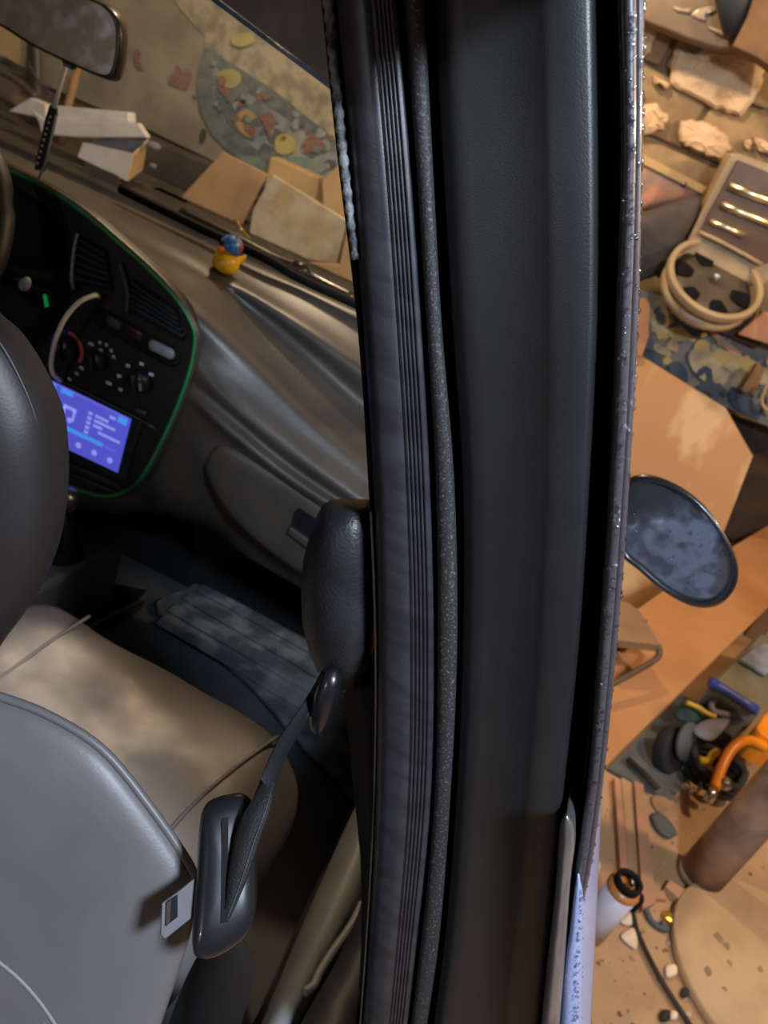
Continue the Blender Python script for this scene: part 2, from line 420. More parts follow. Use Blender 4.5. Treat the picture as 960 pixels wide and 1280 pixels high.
# ribbed strip profile
prof = [(0, .012), (.02, .001), (.06, -.005), (.12, -.0085), (.22, -.0105), (.42, -.0115), (.52, -.0112), (.58, -.010)]
u = .60
for k in range(5):
    prof += [(u, -.0096), (u+.015, -.0112), (u+.045, -.0112), (u+.06, -.0096)]; u += .068
prof += [(.955, -.0098), (.985, -.006), (1, .012)]
strip('ribbed_strip', E0b, R1, prof, .036, 'rib_rubber', PIL, rows=list(range(-240, 1521, 20)), label='ribbed dark rubber strip')
strip('dusty_strip', R2, R3, [(0, .010), (.03, .0), (.12, -.004), (.3, -.0055), (.7, -.0055), (.9, -.003), (.97, .003), (1, .018)], .036, 'dusty_rubber', PIL, label='rubber strip grey with dust')
strip('pillar_panel', R4, R5, [(0, .022), (.012, .009), (.05, .006), (.10, .002), (.20, .003), (.6, .001), (.66, -.002), (.72, -.003), (.93, -.003), (.97, -.0015), (.995, .006), (1, .028)], .05, 'pillar_trim', PIL, label='wide smooth black pillar cover')
# rope-like seal at the inner edge, then a thin line, pale colour standing for light on the trim edge
rp = [Y(E0(y)+9-(y+60)*.005, y, -.004) for y in range(-240, 330, 6)]
obj('rope_seal', tube(rp, [.0026 + .0006*math.sin(i*1.9) for i in range(len(rp))], 8), 'seal_rope', PIL, label='pale twisted edge seal')
strip('edge_binding', E0, E0b, [(0, .015), (.2, .004), (.8, .004), (1, .01)], .03, 'dull_black', PIL)
pe = [Y(E0(y)+1.5, y, 0) for y in range(640, 1521, 40)]
obj('lit_edge_line', tube(pe, .0009, 6), 'pale_edge', PIL, label='thin pale line painted as light on the trim edge')
# inner lower trim, black, reaching back towards the door
lt = edge([(830, 436), (880, 431), (915, 435), (990, 442), (1065, 450), (1130, 452), (1280, 447)])
secs = []
for y in range(820, 1521, 50):
    a = Y(lt(y), y, .115); b = Y(E0(y)+6, y, .012)
    secs.append([a, b, b+Vector((.05, .0, 0)), a+Vector((.08, .0, 0))])
obj('inner_trim', loft(secs), 'dull_black', PIL)

# roof, header, visor, windscreen
obj('roof_lining', prism([(-.56, -1.3, 1.44), (.56, -1.3, 1.44), (.57, .0, 1.45), (.52, .50, 1.415), (-.52, .50, 1.415)], (0, 0, .035)), 'shell_trim', CAR, smooth=False)
obj('roof_rail', tube([(.60, -1.3, 1.435), (.605, -.9, 1.455), (.60, .0, 1.47), (.575, .35, 1.45), (.56, .52, 1.40)], .022, 10), 'car_paint', CAR)
WB = [Vector((x, 1.0+.02*(1-(x/.7)**2), .966)) for x in (-.72, -.5, -.25, 0, .25, .5, .72)]
WT = [Vector((x, .50+.02*(1-(x/.56)**2), 1.405)) for x in (-.56, -.39, -.2, 0, .2, .39, .56)]
g = []
for k in range(7):
    t = k/6; g.append([a.lerp(b, t)+Vector((0, .03, .03))*math.sin(t*math.pi) for a, b in zip(WB, WT)])
obj('windscreen', loft(g, False, False), 'windshield_glass', CAR, label='clear slanted windscreen with faint reflections')
for s in (1, -1):
    obj('windscreen_pillar', tube([(s*.76, 1.05, .93), (s*.73, 1.0, .98), (s*.66, .76, 1.2), (s*.57, .5, 1.42)], .03, 10), 'car_paint', CAR)
# tint band
obj('tint_band', loft([[Y(a, b, .53)+Vector((0, .0, 0)), Y(a+1, b-7, .53)] for a, b in ((225, -35), (262, -1), (330, 50), (408, 108), (480, 160))], False, False), 'tint_glass', CAR, solid=.002)
vis = [(238, -28), (262, -8), (330, 44), (408, 103), (470, 148), (490, 40), (470, -90), (300, -110)]
vo = [PL(a, b, (.2, .50, 1.34), (0, -.8, -.6)) for a, b in vis]
obj('sun_visor', prism(vo, (0, .012, .010)), 'shell_trim', CAR, bevel=.004, smooth=False, label='plain grey sun visor')
# cowl and wiper at the base of the windscreen
obj('cowl', loft([[a+Vector((0, .0, -.012)), a+Vector((0, .10, -.045)), a+Vector((0, .10, -.10)), a+Vector((0, 0, -.06))] for a in WB]), 'dull_black', CAR)
wl = [Y(a, b, .985) for a, b in ((150, 236), (250, 285), (330, 322), (375, 348), (440, 378), (520, 414))]
obj('screen_seal', tube(cat(wl, 5), .009, 8), 'dull_black', CAR)
wp = [Y(a, b, 1.045) for a, b in ((225, 265), (290, 296), (340, 322), (376, 336), (392, 348), (440, 372))]
WIP = obj('wiper_arm', tube(cat(wp, 5), [(.011, .007)]*26, 8), 'gloss_black', CAR, label='black wiper arm')
obj('wiper_pivot', lathe(wp[3]+Vector((0, 0, -.02)), (0, -.4, 1), [(.0, 0), (.02, 0), (.02, .025), (.014, .034), (.0, .036)], 14), 'gloss_black', WIP)
# bonnet and wing beyond the windscreen (hidden behind the dashboard from here)
hx = (-.72, -.5, 0, .5, .72)
obj('bonnet', loft([[Vector((x*k, y, z-.06*(x/.72)**4)) for x in hx]+[Vector((x*k, y, z-.09)) for x in reversed(hx)] for y, z, k in ((1.10, .895, 1), (1.4, .825, 1), (1.75, .735, .96), (1.98, .64, .9), (2.03, .54, .85))]), 'car_paint', CAR)
for s in (1, -1):
    obj('wing', loft([[Vector((s*.70, y, z)), Vector((s*.79, y, z-.05)), Vector((s*.81, y, z-.25)), Vector((s*.80, y, .3)), Vector((s*.70, y, .3))] for y, z in ((1.0, .88), (1.4, .82), (1.75, .72), (2.0, .6))]), 'car_paint', CAR)
obj('front_bumper', box((-.74, 1.98, .25), (.74, 2.10, .55)), 'car_paint', CAR, bevel=.04, seg=3)
# cabin floor, tunnel, sill
obj('floor_pan', box((-.72, -.9, .22), (.76, 1.0, .262)), 'dark_grey_plastic', CAR, smooth=False)
obj('bulkhead', prism([(-.72, .93, .26), (.74, .93, .26), (.74, 1.02, .9), (-.72, 1.02, .9)], (0, .03, 0)), 'dull_black', CAR, smooth=False)
obj('door_sill', loft([[Vector((.70, y, .26)), Vector((.70, y, .34)), Vector((.73, y, .37)), Vector((.80, y, .37)), Vector((.82, y, .30)), Vector((.82, y, .22)), Vector((.70, y, .22))] for y in (-1.0, 0, .95)]), 'car_paint', CAR)
obj('driver_side', prism([(-.80, -1.3, .25), (-.80, 1.0, .25), (-.80, 1.0, .93), (-.80, -1.3, .9)], (.05, 0, 0)), 'dark_grey_plastic', CAR, smooth=False)

# ------------------------------------------------------------------ front passenger door
DOOR = thing('front_door', 'wet grey front passenger door with slim window frame and silver strip', 'car door', (.80, .5, .3))
rows = list(range(-240, 1190, 30))
FRM = strip('window_frame', R6, R7, [(0, .03), (.02, .004), (.10, -.003), (.3, -.0055), (.5, -.0055), (.66, -.003), (.70, .002), (.75, -.001), (.94, .003), (1, .014)], .045, 'car_paint', DOOR, rows=rows, label='slim grey painted window frame')
# black rubber in the gap
strip('gap_seal', R5, R6, [(0, .045), (.3, .03), (.7, .03), (1, .045)], .06, 'dull_black', DOOR)
# silver strip
sl = edge([(1018, 706), (1026, 701), (1040, 699), (1100, 695), (1200, 684), (1280, 676)])
sr = edge([(1018, 709), (1026, 715), (1040, 718), (1100, 713), (1200, 706), (1280, 700)])
obj_s = strip('window_sill_strip', sl, sr, [(0, .02), (.08, -.012), (.25, -.020), (.6, -.022), (.88, -.018), (1, .0)], .05, 'brushed_strip', DOOR, rows=[1018, 1021, 1026, 1032, 1040]+list(range(1060, 1521, 30)), y0=-.012, label='brushed silver strip')
# blue-silver skin below the window line
bl = edge([(1090, 722), (1120, 716), (1160, 711), (1200, 703), (1280, 697)])
br = edge([(1090, 724), (1110, 729), (1160, 729), (1280, 728)])
secs = []
for y in [1092, 1100, 1112]+list(range(1130, 1521, 30)):
    l, r = bl(y), br(y)
    s = [at(l+(r-l)*u, y, 1, d) for u, d in ((0, .02), (.1, -.008), (.4, -.014), (.75, -.010), (.93, 0), (1, .014))]
    e = s[-1]
    s += [e+Vector((.0, .25, 0)), e+Vector((-.004, .9, .0)), e+Vector((-.03, .9, 0)), e+Vector((-.03, .1, 0)), Vector((s[0].x, .05, s[0].z))]
    secs.append(s)
SKN = obj('door_skin', loft(secs), 'car_paint_silver', DOOR, label='silver blue painted door skin')
# drops on frame and skin
pts, nr = [], []
for i in range(620):
    y = random.uniform(-30, 1170); u = random.choice((random.uniform(.1, .66), random.uniform(.12, .98), random.uniform(.94, 1.0)))
    d = -.006 if .2 < u < .68 else (0 if u < .9 else .006)
    pts.append(Y(R6(y)+(R7(y)-R6(y))*u, y, d)); nr.append((.5 if u > .7 else .1, -1, .2))
o = obj('water_drops', drops(pts, nr, .00045, .0019, .55), 'water', FRM); o['kind'] = 'stuff'
pts, nr = [], []
for i in range(260):
    y = random.uniform(1112, 1300); u = random.uniform(.3, 1)
    pts.append(Y(bl(y)+(br(y)-bl(y))*u, y, -.012+(.018 if u > .85 else 0))); nr.append((.3, -1, .2))
o = obj('water_drops', drops(pts, nr, .0005, .0016), 'water', SKN); o['kind'] = 'stuff'
# inner door panel visible beyond the belt
dl = [(455, 985), (448, 1000), (420, 1060), (385, 1140), (350, 1225), (325, 1290), (300, 1360)]
dr = [(480, 1010), (470, 1060), (452, 1130), (425, 1190), (395, 1240), (372, 1285), (330, 1360)]
secs = []
for (a, b), (c, d), zz in zip(dl, dr, (.52, .52, .51, .50, .49, .48, .47)):
    p = Z(a, b, zz-.03); q = Z(c, d, zz-.02); m_ = Z((a+c)/2+6, (b+d)/2, zz+.012); m1 = Z(a+(c-a)*.25, b+(d-b)*.25, zz); m2 = Z(a+(c-a)*.8, b+(d-b)*.8, zz)
    secs.append([p+Vector((.01, 0, -.2)), p, m1, m_, m2, q, q+Vector((.02, 0, -.2))])
DP = obj('door_panel', loft(secs), 'grey_plastic', DOOR, label='grey inner door panel')
gp = [Z(a, b, .51) for a, b in ((452, 1130), (440, 1155), (412, 1195), (398, 1218), (392, 1232), (380, 1240))]
obj('grab_ridge', tube(cat(gp, 4), .005, 8), 'grey_plastic', DP)
secs = []
for (a, b), (c, d), zz in zip([(470, 1075), (452, 1135), (425, 1195), (395, 1245), (372, 1290), (340, 1360)], [(500, 1100), (480, 1160), (470, 1220), (460, 1260), (450, 1300), (440, 1380)], (.56, .55, .54, .53, .53, .53)):
    p = Z(a, b, zz-.02); q = Z(c, d, zz+.0); secs.append([p, q, q+Vector((0, 0, -.12)), p+Vector((0, 0, -.12))])
obj('lower_panel', loft(secs), 'dark_grey_plastic', DOOR)
# side mirror
MN = Vector((-.22, -1, .04)).normalized(); MP = Y(845, 680, .58)
mo = [(778, 612), (790, 599), (812, 596), (842, 606), (874, 628), (901, 662), (918, 698), (919, 726), (905, 748), (884, 757), (858, 753), (828, 736), (800, 712), (776, 690), (770, 650)]
def mp_(k, off): 
    cx, cy = 843, 680
    return cat([PL(cx+(a-cx)*k, cy+(b-cy)*k, MP-MN*off, MN) for a, b in mo], 4, True)
hs = [mp_(.91, -.004+.008), mp_(.93, -.004), mp_(1.0, -.003), mp_(1.035, .006), mp_(1.03, .03), mp_(.92, .06), mp_(.7, .085), mp_(.35, .098), mp_(.05, .10)]
MIR = obj('mirror_housing', loft(hs), 'gloss_black', DOOR, label='black oval door mirror')
obj('mirror_glass', prism(mp_(.92, .002), -MN*.003), 'mirror_glass', MIR, smooth=False, label='wet mirror glass')
obj('mirror_foot', loft([[Vector((.80, .60+dy, .90+dz)) for dy, dz in ((0, 0), (.1, 0), (.1, .09), (0, .09))], [Vector((.87, .61+dy, .93+dz)) for dy, dz in ((0, 0), (.07, 0), (.07, .06), (0, .06))]]), 'gloss_black', MIR)
pts = []
for i in range(60):
    a, b = random.uniform(790, 905), random.uniform(605, 745)
    if ((a-845)*.86+(b-680)*.5)**2/70**2+((b-680)*.86-(a-845)*.5)**2/42**2 < 1: pts.append(PL(a, b, MP+MN*.0012, MN))
o = obj('water_drops', drops(pts, [MN]*len(pts), .0008, .003, .4), 'water', MIR); o['kind'] = 'stuff'

# ------------------------------------------------------------------ passenger seat
SEAT = thing('front_seat', 'grey leather front passenger seat with shade-darkened headrest', 'car seat', (.37, .2, .26))
bn = Vector((.10, -.93, .36)).normalized(); bp0 = Y(130, 930, -.10)
bo = [(-160, 846), (-60, 852), (0, 869), (62, 893), (129, 935), (188, 1006), (237, 1077), (246, 1102), (240, 1160), (222, 1220), (200, 1285), (170, 1380), (110, 1500), (-60, 1520), (-260, 1440), (-320, 1180), (-280, 930)]
ol = cat([PL(a, b, bp0, bn) for a, b in bo], 5, True)
BR_ = obj('backrest', pillow(ol, bn, .016, .11, 8, nb=(.05, -.58, .81)), 'leather', SEAT, label='grey leather backrest')
sp = [PL(a, b, bp0+bn*.0155, bn) for a, b in ((-60, 1165), (0, 1203), (40, 1240), (72, 1285), (100, 1340))]
obj('seam', tube(cat(sp, 5), .0016, 6), 'stitch', BR_)
sp = [PL(a, b, bp0+bn*.003, bn) for a, b in ((-60, 854), (0, 871), (62, 895), (128, 937), (187, 1008), (235, 1078), (244, 1104))]
obj('piping', tube(cat(sp, 5), .003, 8), 'leather', BR_)
# headrest
hn = Vector((.18, -.96, .12)).normalized(); hp0 = Y(40, 600, -.06)
ho = [(-20, 392), (8, 418), (36, 464), (60, 520), (68, 580), (67, 650), (56, 708), (34, 758), (0, 806), (-40, 850), (-130, 860), (-230, 800), (-280, 700), (-260, 560), (-200, 440), (-110, 380), (-50, 372)]
ol = cat([PL(a, b, hp0, hn) for a, b in ho], 5, True)
HR = obj('headrest', pillow(ol, hn, .030, .06, 4), 'leather_dark_shaded', SEAT, label='leather headrest darkened with painted shade')
sp = [PL(a, b, hp0+hn*.009, hn) for a, b in ((-34, 394), (-4, 424), (22, 468), (44, 522), (53, 580), (52, 646))]
obj('seam', tube(cat(sp, 5), .0014, 6), 'leather_dark_shaded', HR)
for dx in (-60, -160):
    a = PL(dx, 800, hp0-hn*.03, hn); obj('headrest_post', tube([a, a+Vector((.02, .0, -.16))], .006, 10), 'chrome', SEAT)
# cushion
co_ = [(.12, .40), (.16, .425), (.24, .432), (.33, .435), (.42, .43), (.50, .418), (.56, .395), (.61, .358), (.632, .31), (.635, .25), (.625, .15), (.60, .0), (.55, -.06), (.35, -.08), (.15, -.06), (.10, .0), (.09, .2), (.10, .36)]
ol = cat([Vector((x, y, .505)) for x, y in co_], 5, True)
V, F = pillow(ol, (0, 0, 1), .05, .11, 5, rings=(1, .99, .97, .93, .88, .8, .7, .55, .38, .2, .06))
nv = []
for v in V:
    v = Vector(v)
    if v.z > .51:
        cr = math.exp(-((v.x-.36)/.18)**2)
        v.z += -.012*cr + .010*math.exp(-((v.x-.565)/.04)**2) + .010*math.exp(-((v.x-.16)/.05)**2) + .004*math.sin(v.x*31+v.y*19)*math.sin(v.y*23-v.x*9)
    nv.append(v)
CU = obj('cushion', (nv, F), 'leather', SEAT, label='grey leather seat cushion', subs=1)
from mathutils.bvhtree import BVHTree
_bv = BVHTree.FromPolygons(nv, F)
def onc(px, py):
    d = (FW + RT*((px-480)/FPX) - UP*((py-640)/FPX)).normalized(); h = _bv.ray_cast(CAM, d)
    return h[0] if h[0] is not None else Z(px, py, .5515)
for pl in (((-20, 862), (30, 826), (70, 797), (112, 770)), ((200, 1052), (232, 1016), (270, 980), (310, 948), (348, 920))):
    obj('seam', tube(cat([onc(a, b) for a, b in pl], 5), .0028, 6), 'leather', CU)
obj('seat_base', box((.16, -.05, .28), (.56, .34, .41)), 'dull_black', SEAT, bevel=.02)
for x in (.18, .52): obj('seat_rail', box((x, -.1, .262), (x+.03, .42, .285)), 'steel_plate', SEAT, smooth=False)
# the driver's seat, mostly out of view
# ------------------------------------------------------------------ seat belt
BELT = thing('seat_belt', 'black seat belt hanging from its pillar anchor through a loose tongue', 'seat belt', (.62, .0, .3))
cv = [(624, 415, 462), (630, 404, 464), (642, 397, 466), (665, 388, 467), (700, 379, 468), (740, 376, 469), (780, 378, 469), (815, 386, 466), (838, 396, 460), (852, 408, 452), (862, 422, 445)]
secs = []
for i, (y, l, r) in enumerate(cv):
    k = min(1, .25+i*.3) if i < 3 else (1 if i < 8 else (1-(i-7)*.24))
    s = []
    for t in range(13):
        a = math.pi*t/12; uu = .5-.5*math.cos(a); s.append(at(l+(r-l)*uu, y, 1, .045-.048*k*math.sin(a)**.55))
    s += [at(r, y, 1, .07), at(l+2, y, 1, .07)]
    secs.append(s)
COV = obj('anchor_cover', loft(secs), 'black_plastic', BELT, label='black rounded belt anchor cover')
sl_ = [Y(a, b, .012) for a, b in ((457, 656), (453, 690), (450, 740), (449, 790), (450, 826))]
obj('cover_slit', tube(cat(sl_, 5), (.003), 6), 'dull_black', COV)
dr_ = [Y(a, b, .004) for a, b in ((414, 835), (425, 842), (428, 856), (424, 880), (414, 906), (403, 917), (392, 911), (389, 894), (394, 866), (404, 841))]
obj('belt_guide_ring', pillow(cat(dr_, 4, True), (0, -1, .1), .014, .010, 2.4), 'gloss_black', BELT, label='glossy belt guide loop')
la = [(402, 838, .02), (389, 862, .010), (370, 892, -.015), (350, 920, -.045), (332, 958, -.080), (316, 998, -.065), (300, 1030, -.078), (288, 1080, -.082), (281, 1140, -.078)]
lb = [(412, 852, .02), (399, 874, .010), (380, 906, -.015), (361, 936, -.045), (346, 974, -.080), (334, 1012, -.062), (322, 1050, -.072), (304, 1105, -.078), (287, 1146, -.078)]
tn = Vector((.19, -.60, .77)).normalized(); tp = Y(283, 1095, -.125)
def T(a, b, off=0): return PL(a, b, tp+tn*off, tn)
A_ = cat([Y(*p) for p in la[:5]]+[T(a, b, o_) for (a, b), o_ in zip(((316, 998), (298, 1030), (286, 1085), (280, 1146)), (.018, .016, .013, .0095))], 5)
B_ = cat([Y(*p) for p in lb[:5]]+[T(a, b, o_) for (a, b), o_ in zip(((336, 1012), (322, 1052), (304, 1105), (284, 1150)), (.018, .016, .013, .0095))], 5)
tv = Vector((.0008, -.0008, 0))
obj('webbing', loft([[a, b, b+Vector((.001, .0016, 0)), a+Vector((.001, .0016, 0))] for a, b in zip(A_, B_)]), 'belt_web', BELT, label='black woven belt webbing')
st = [b.lerp(a, .14)+Vector((0, -.0006, 0)) for a, b in zip(A_, B_)]
obj('belt_stitching', tube(st, .0005, 5), 'dark_grey_plastic', BELT)
lo_a = [Y(a, b, d) for a, b, d in ((262, 1170, -.10), (236, 1215, -.07), (218, 1260, -.03), (205, 1300, .03), (188, 1380, .08))]
lo_b = [Y(a, b, d) for a, b, d in ((300, 1170, -.10), (318, 1215, -.07), (304, 1270, -.03), (290, 1320, .03), (262, 1400, .08))]
obj('lower_webbing', loft([[a, b, b+Vector((0, .002, 0)), a+Vector((0, .002, 0))] for a, b in zip(cat(lo_a, 4), cat(lo_b, 4))]), 'belt_web', BELT)
to = [(252, 1016), (262, 1001), (284, 993), (304, 992), (317, 1006), (321, 1040), (322, 1090), (320, 1140), (312, 1164), (294, 1182), (268, 1197), (250, 1198), (241, 1188), (241, 1150), (246, 1090), (248, 1050)]
TNG = obj('tongue_grip', pillow(cat([T(a, b) for a, b in to], 4, True), tn, .0095, .009, 4), 'gloss_black', BELT, label='black plastic grip of the belt tongue')
MATS['gloss_black'].node_tree.nodes['Principled BSDF'].inputs['Roughness'].default_value = .3
obj('slot', prism([T(a, b, .0085) for a, b in ((277, 1024), (285, 1021), (285, 1152), (276, 1154))], tn*.0016), 'dull_black', TNG, smooth=False)
for y in (1090, 1107):
    obj('stud', lathe(T(299, y, .0088), tn, [(0, 0), (.0018, 0), (.0015, .0012), (0, .0015)], 8), 'chrome', TNG)
plate = [(202, 1128), (224, 1112), (246, 1094), (250, 1140), (236, 1150), (206, 1174), (200, 1168)]
PLT = obj('tongue_plate', prism([T(a, b, -.004) for a, b in plate], tn*.0022), 'steel_plate', BELT, smooth=False, bevel=.0006, label='steel tongue plate with square hole')
obj('hole', prism([T(a, b, -.0016) for a, b in ((209, 1126), (222, 1118), (222, 1146), (207, 1158))], tn*.0005), 'dull_black', PLT, smooth=False)
obj('hole_edge', prism([T(a, b, -.0010) for a, b in ((208, 1128), (214, 1124), (212, 1153), (207, 1157))], tn*.0008), 'chrome', PLT, smooth=False)

# ------------------------------------------------------------------ dashboard
DASH = thing('dashboard', 'dark brown-grey car dashboard with black console edged in green', 'dashboard', (.1, .85, .5))
K_ = 9
def cur(Yv, pts): return [at(a, b, 1, yy) for (a, b), yy in zip(pts, Yv if isinstance(Yv, (list, tuple)) else [Yv]*len(pts))]
rowsD = [
 cur(1.0, [(-190, 97), (-90, 143), (0, 185), (70, 217), (150, 253), (225, 288), (300, 321), (370, 352), (440, 383), (540, 428), (680, 492)]),
 cur([.90]*6+[.93]*5, [(-190, 104), (-90, 150), (0, 192), (80, 232), (162, 276), (240, 318), (306, 350), (378, 388), (448, 430), (545, 485), (680, 556)]),
 cur([.84]*5+[.86]+[.875]*5, [(-190, 108), (-90, 154), (0, 196), (88, 244), (172, 298), (252, 340), (308, 366), (384, 416), (452, 466), (548, 530), (680, 610)]),
 cur([.80]*5+[.83]+[.88]*5, [(-190, 110), (-90, 156), (0, 198), (92, 248), (176, 306), (258, 352), (314, 388), (388, 448), (454, 506), (550, 575), (680, 655)]),
 cur([.76]*5+[.775]+[.80]*5, [(-190, 112), (-90, 158), (0, 200), (95, 254), (180, 314), (250, 368), (318, 430), (384, 494), (456, 556), (552, 628), (680, 710)]),
 cur([.72]*5+[.72]+[.742]*5, [(-190, 114), (-90, 160), (0, 203), (98, 260), (184, 326), (247, 392), (316, 452), (382, 516), (458, 580), (554, 655), (680, 735)]),
 cur([.705]*5+[.708]+[.716]*5, [(-190, 118), (-90, 164), (0, 208), (102, 267), (190, 342), (246, 425), (306, 482), (378, 545), (460, 608), (556, 680), (680, 760)]),
 cur([.72]*5+[.70]+[.69]*5, [(-190, 200), (-90, 220), (0, 250), (100, 300), (185, 370), (240, 455), (294, 508), (370, 570), (460, 634), (556, 706), (680, 790)]),
 cur([.74]*5+[.705]+[.699]*5, [(-190, 300), (-90, 320), (0, 340), (95, 380), (180, 430), (235, 475), (288, 520), (366, 584), (460, 648), (556, 720), (680, 803)]),
 cur([.74]*5+[.70]+[.679]*5, [(-190, 400), (-90, 400), (0, 410), (92, 430), (172, 460), (230, 490), (282, 534), (362, 598), (460, 662), (556, 735), (680, 818)]),
 cur([.74]*5+[.705]+[.692]*5, [(-190, 480), (-90, 490), (0, 490), (90, 500), (165, 510), (224, 508), (277, 550), (358, 614), (458, 680), (556, 750), (680, 832)]),
 cur([.73]*5+[.71]+[.70]*5, [(-190, 560), (-90, 565), (0, 570), (85, 585), (150, 600), (208, 560), (262, 590), (330, 645), (430, 720), (530, 790), (680, 890)]),
 cur([.74]*5+[.73]+[.74]*5, [(-190, 600), (-90, 600), (0, 610), (85, 625), (140, 634), (186, 625), (262, 650), (310, 690), (400, 745), (510, 820), (680, 930)]),
 cur([.82]*11, [(-190, 610), (-90, 612), (0, 622), (85, 635), (140, 642), (190, 640), (266, 662), (316, 700), (405, 752), (515, 828), (680, 938)]),
]
# densify with splines both ways
rw = [cat(r, 5) for r in rowsD]
colsN = len(rw[0]); dense = [cat([r[i] for r in rw], 4) for i in range(colsN)]
dense = [[Vector((min(p.x, .735), p.y, p.z)) for p in c_] for c_ in dense]
V, F = loft(dense, False, False)
BOD = obj('dash_body', (V, F), 'dash_plastic', DASH, label='moulded dashboard body with passenger recess')
md = BOD.modifiers.new('solid', 'SOLIDIFY'); md.thickness = .006; md.offset = -1
# glove box lid
CONY = .693
gb = [(263, 566), (274, 557), (292, 560), (330, 582), (380, 614), (440, 654), (500, 695), (480, 760), (440, 752), (396, 728), (345, 694), (300, 656), (268, 614), (257, 586)]
GB = obj('glove_box', pillow(cat([PL(a, b, Y(350, 640, .697), (0, -1, -.06)) for a, b in gb], 4, True), (0, -1, -.06), .010, .006, 8), 'dash_plastic', DASH, label='rounded glove box lid')
hd = [(368, 640), (374, 634), (400, 652), (420, 668), (414, 692), (388, 674), (364, 656)]
obj('handle_recess', prism([PL(a, b, Y(350, 640, .687), (0, -1, -.06)) for a, b in hd], (0, -.002, 0)), 'console_black', GB, smooth=False)
hb_ = [(364, 657), (388, 674), (414, 692), (410, 700), (384, 682), (361, 664)]
obj('handle_lip', prism([PL(a, b, Y(350, 640, .687), (0, -1, -.06)) for a, b in hb_], (0, -.008, 0)), 'dash_plastic', GB, smooth=False, bevel=.002)
# console panel and its green outline
gl = [(-160, 135), (-70, 168), (0, 206), (52, 232), (102, 264), (148, 303), (186, 337), (222, 376), (242, 412), (242, 440), (234, 474), (220, 512), (203, 550), (184, 586), (166, 608), (144, 619), (120, 619), (85, 607), (40, 585), (-30, 550), (-160, 500)]
CN = Vector((0, -1, .0))
go = cat([Y(a, b, CONY) for a, b in gl], 5, False)
CON = obj('console_panel', prism(go, (0, .03, 0)), 'console_black', DASH, smooth=False, label='glossy black centre console panel')
obj('green_edge', tube(go, .0032, 8), 'green_trim', DASH, label='thin green edging')
rim_o = [p+Vector((0, .004, 0)) for p in go]
obj('console_lip', tube(rim_o, .0065, 8), 'dash_plastic', DASH)
def S(a, b, off=0): return Y(a, b, CONY-off)
# instrument binnacle
bi = cat([S(a, b, .002) for a, b in ((-120, 175), (-40, 205), (30, 240), (70, 275), (82, 310), (75, 335), (30, 335), (-60, 310), (-140, 280))], 4, True)
obj('instrument_cowl', pillow(bi, CN, .02, .005, 4), 'dull_black', DASH, label='dark instrument binnacle')
# vents
def vent(quad, n, nm):
    (a0, a1, a2, a3) = [S(*q, .003) for q in quad]
    VT = obj(nm, join(tube([a0, a1, a2, a3], .004, 6, True), prism([a0, a1, a2, a3], (0, .02, 0))), 'dull_black', DASH)
    for k in range(n):
        t = (k+.5)/n; p = a0.lerp(a3, t); q = a1.lerp(a2, t)
        obj('slat', prism([p+Vector((0, -.006, .002)), q+Vector((0, -.006, .002)), q+Vector((0, .006, .005)), p+Vector((0, .006, .005))], (0, .001, -.0022)), 'dark_grey_plastic', VT, smooth=False)
    return VT
vent([(96, 292), (132, 316), (140, 362), (92, 352)], 6, 'air_vent')
vent([(168, 352), (205, 378), (232, 408), (228, 424), (164, 388)][0:1]+[(218, 388), (230, 424), (162, 386)], 5, 'air_vent')
obj('vent_divider', tube(cat([S(a, b, .006) for a, b in ((150, 330), (156, 350), (160, 370), (158, 392))], 4), .004, 8), 'dark_grey_plastic', DASH)
obj('vent_wheel', tube(cat([S(a, b, .006) for a, b in ((97, 292), (92, 318), (90, 348), (92, 362))], 4), .003, 8), 'grey_plastic', DASH)
# clock bar with buttons
def bar(p, q, h, off, m, nm, par, th=.006):
    a, b = S(*p, off), S(*q, off); ax = (b-a).normalized(); up = ax.cross(Vector((0, 1, 0))).normalized(); L_ = (b-a).length
    ol_ = [(a+b)/2+ax*u+up*v for u, v in rrect(L_+h, h, h*.48)]
    return obj(nm, pillow(ol_, CN, th, th, 4, rings=(1, .96, .85, .5, .1)), m, par)
CB = bar((128, 398), (214, 446), .034, .001, 'dull_black', 'clock_bar', DASH)
bar((138, 401), (146, 406), .018, .007, 'dark_grey_plastic', 'button', CB, .004)
bar((160, 413), (172, 420), .018, .007, 'clock_red', 'clock_display', CB, .002)
bar((192, 432), (212, 442), .018, .008, 'silver_button', 'button', CB, .005)
# heater knobs
def knob(px, py, r, nm):
    c = S(px, py, .0)
    Kb = obj(nm, lathe(c, CN, [(0, 0), (r, 0), (r*.94, .012), (r*.8, .016), (0, .017)], 24), 'console_black', DASH)
    obj('knob_grip', obox(c+CN*.021, (r*.4, .012, r*1.5), (.94, 0, .3), (0, 1, 0), (-.3, 0, .94)), 'console_black', Kb, bevel=.002)
    return Kb
k1 = knob(84, 436, .022, 'heater_knob'); k2 = knob(124, 450, .018, 'heater_knob'); k3 = knob(176, 476, .022, 'heater_knob')
c1_ = S(84, 436, .001)
obj('red_arc', ring(c1_, CN, .026, .032, .0015, 14, math.radians(-25), math.radians(95), u=(1, 0, .0)), 'ring_red', k1)
obj('blue_arc', ring(c1_, CN, .026, .032, .0015, 14, math.radians(100), math.radians(215), u=(1, 0, .0)), 'ring_blue', k1)
def mark(px, py, w_=.009, h_=.005, m='icon_white', par=None, off=.002):
    c = S(px, py, off); obj('symbol', obox(c, (w_, .001, h_), (.94, 0, .1), (0, 1, 0), (-.1, 0, .94)), m, par or CON, smooth=False)
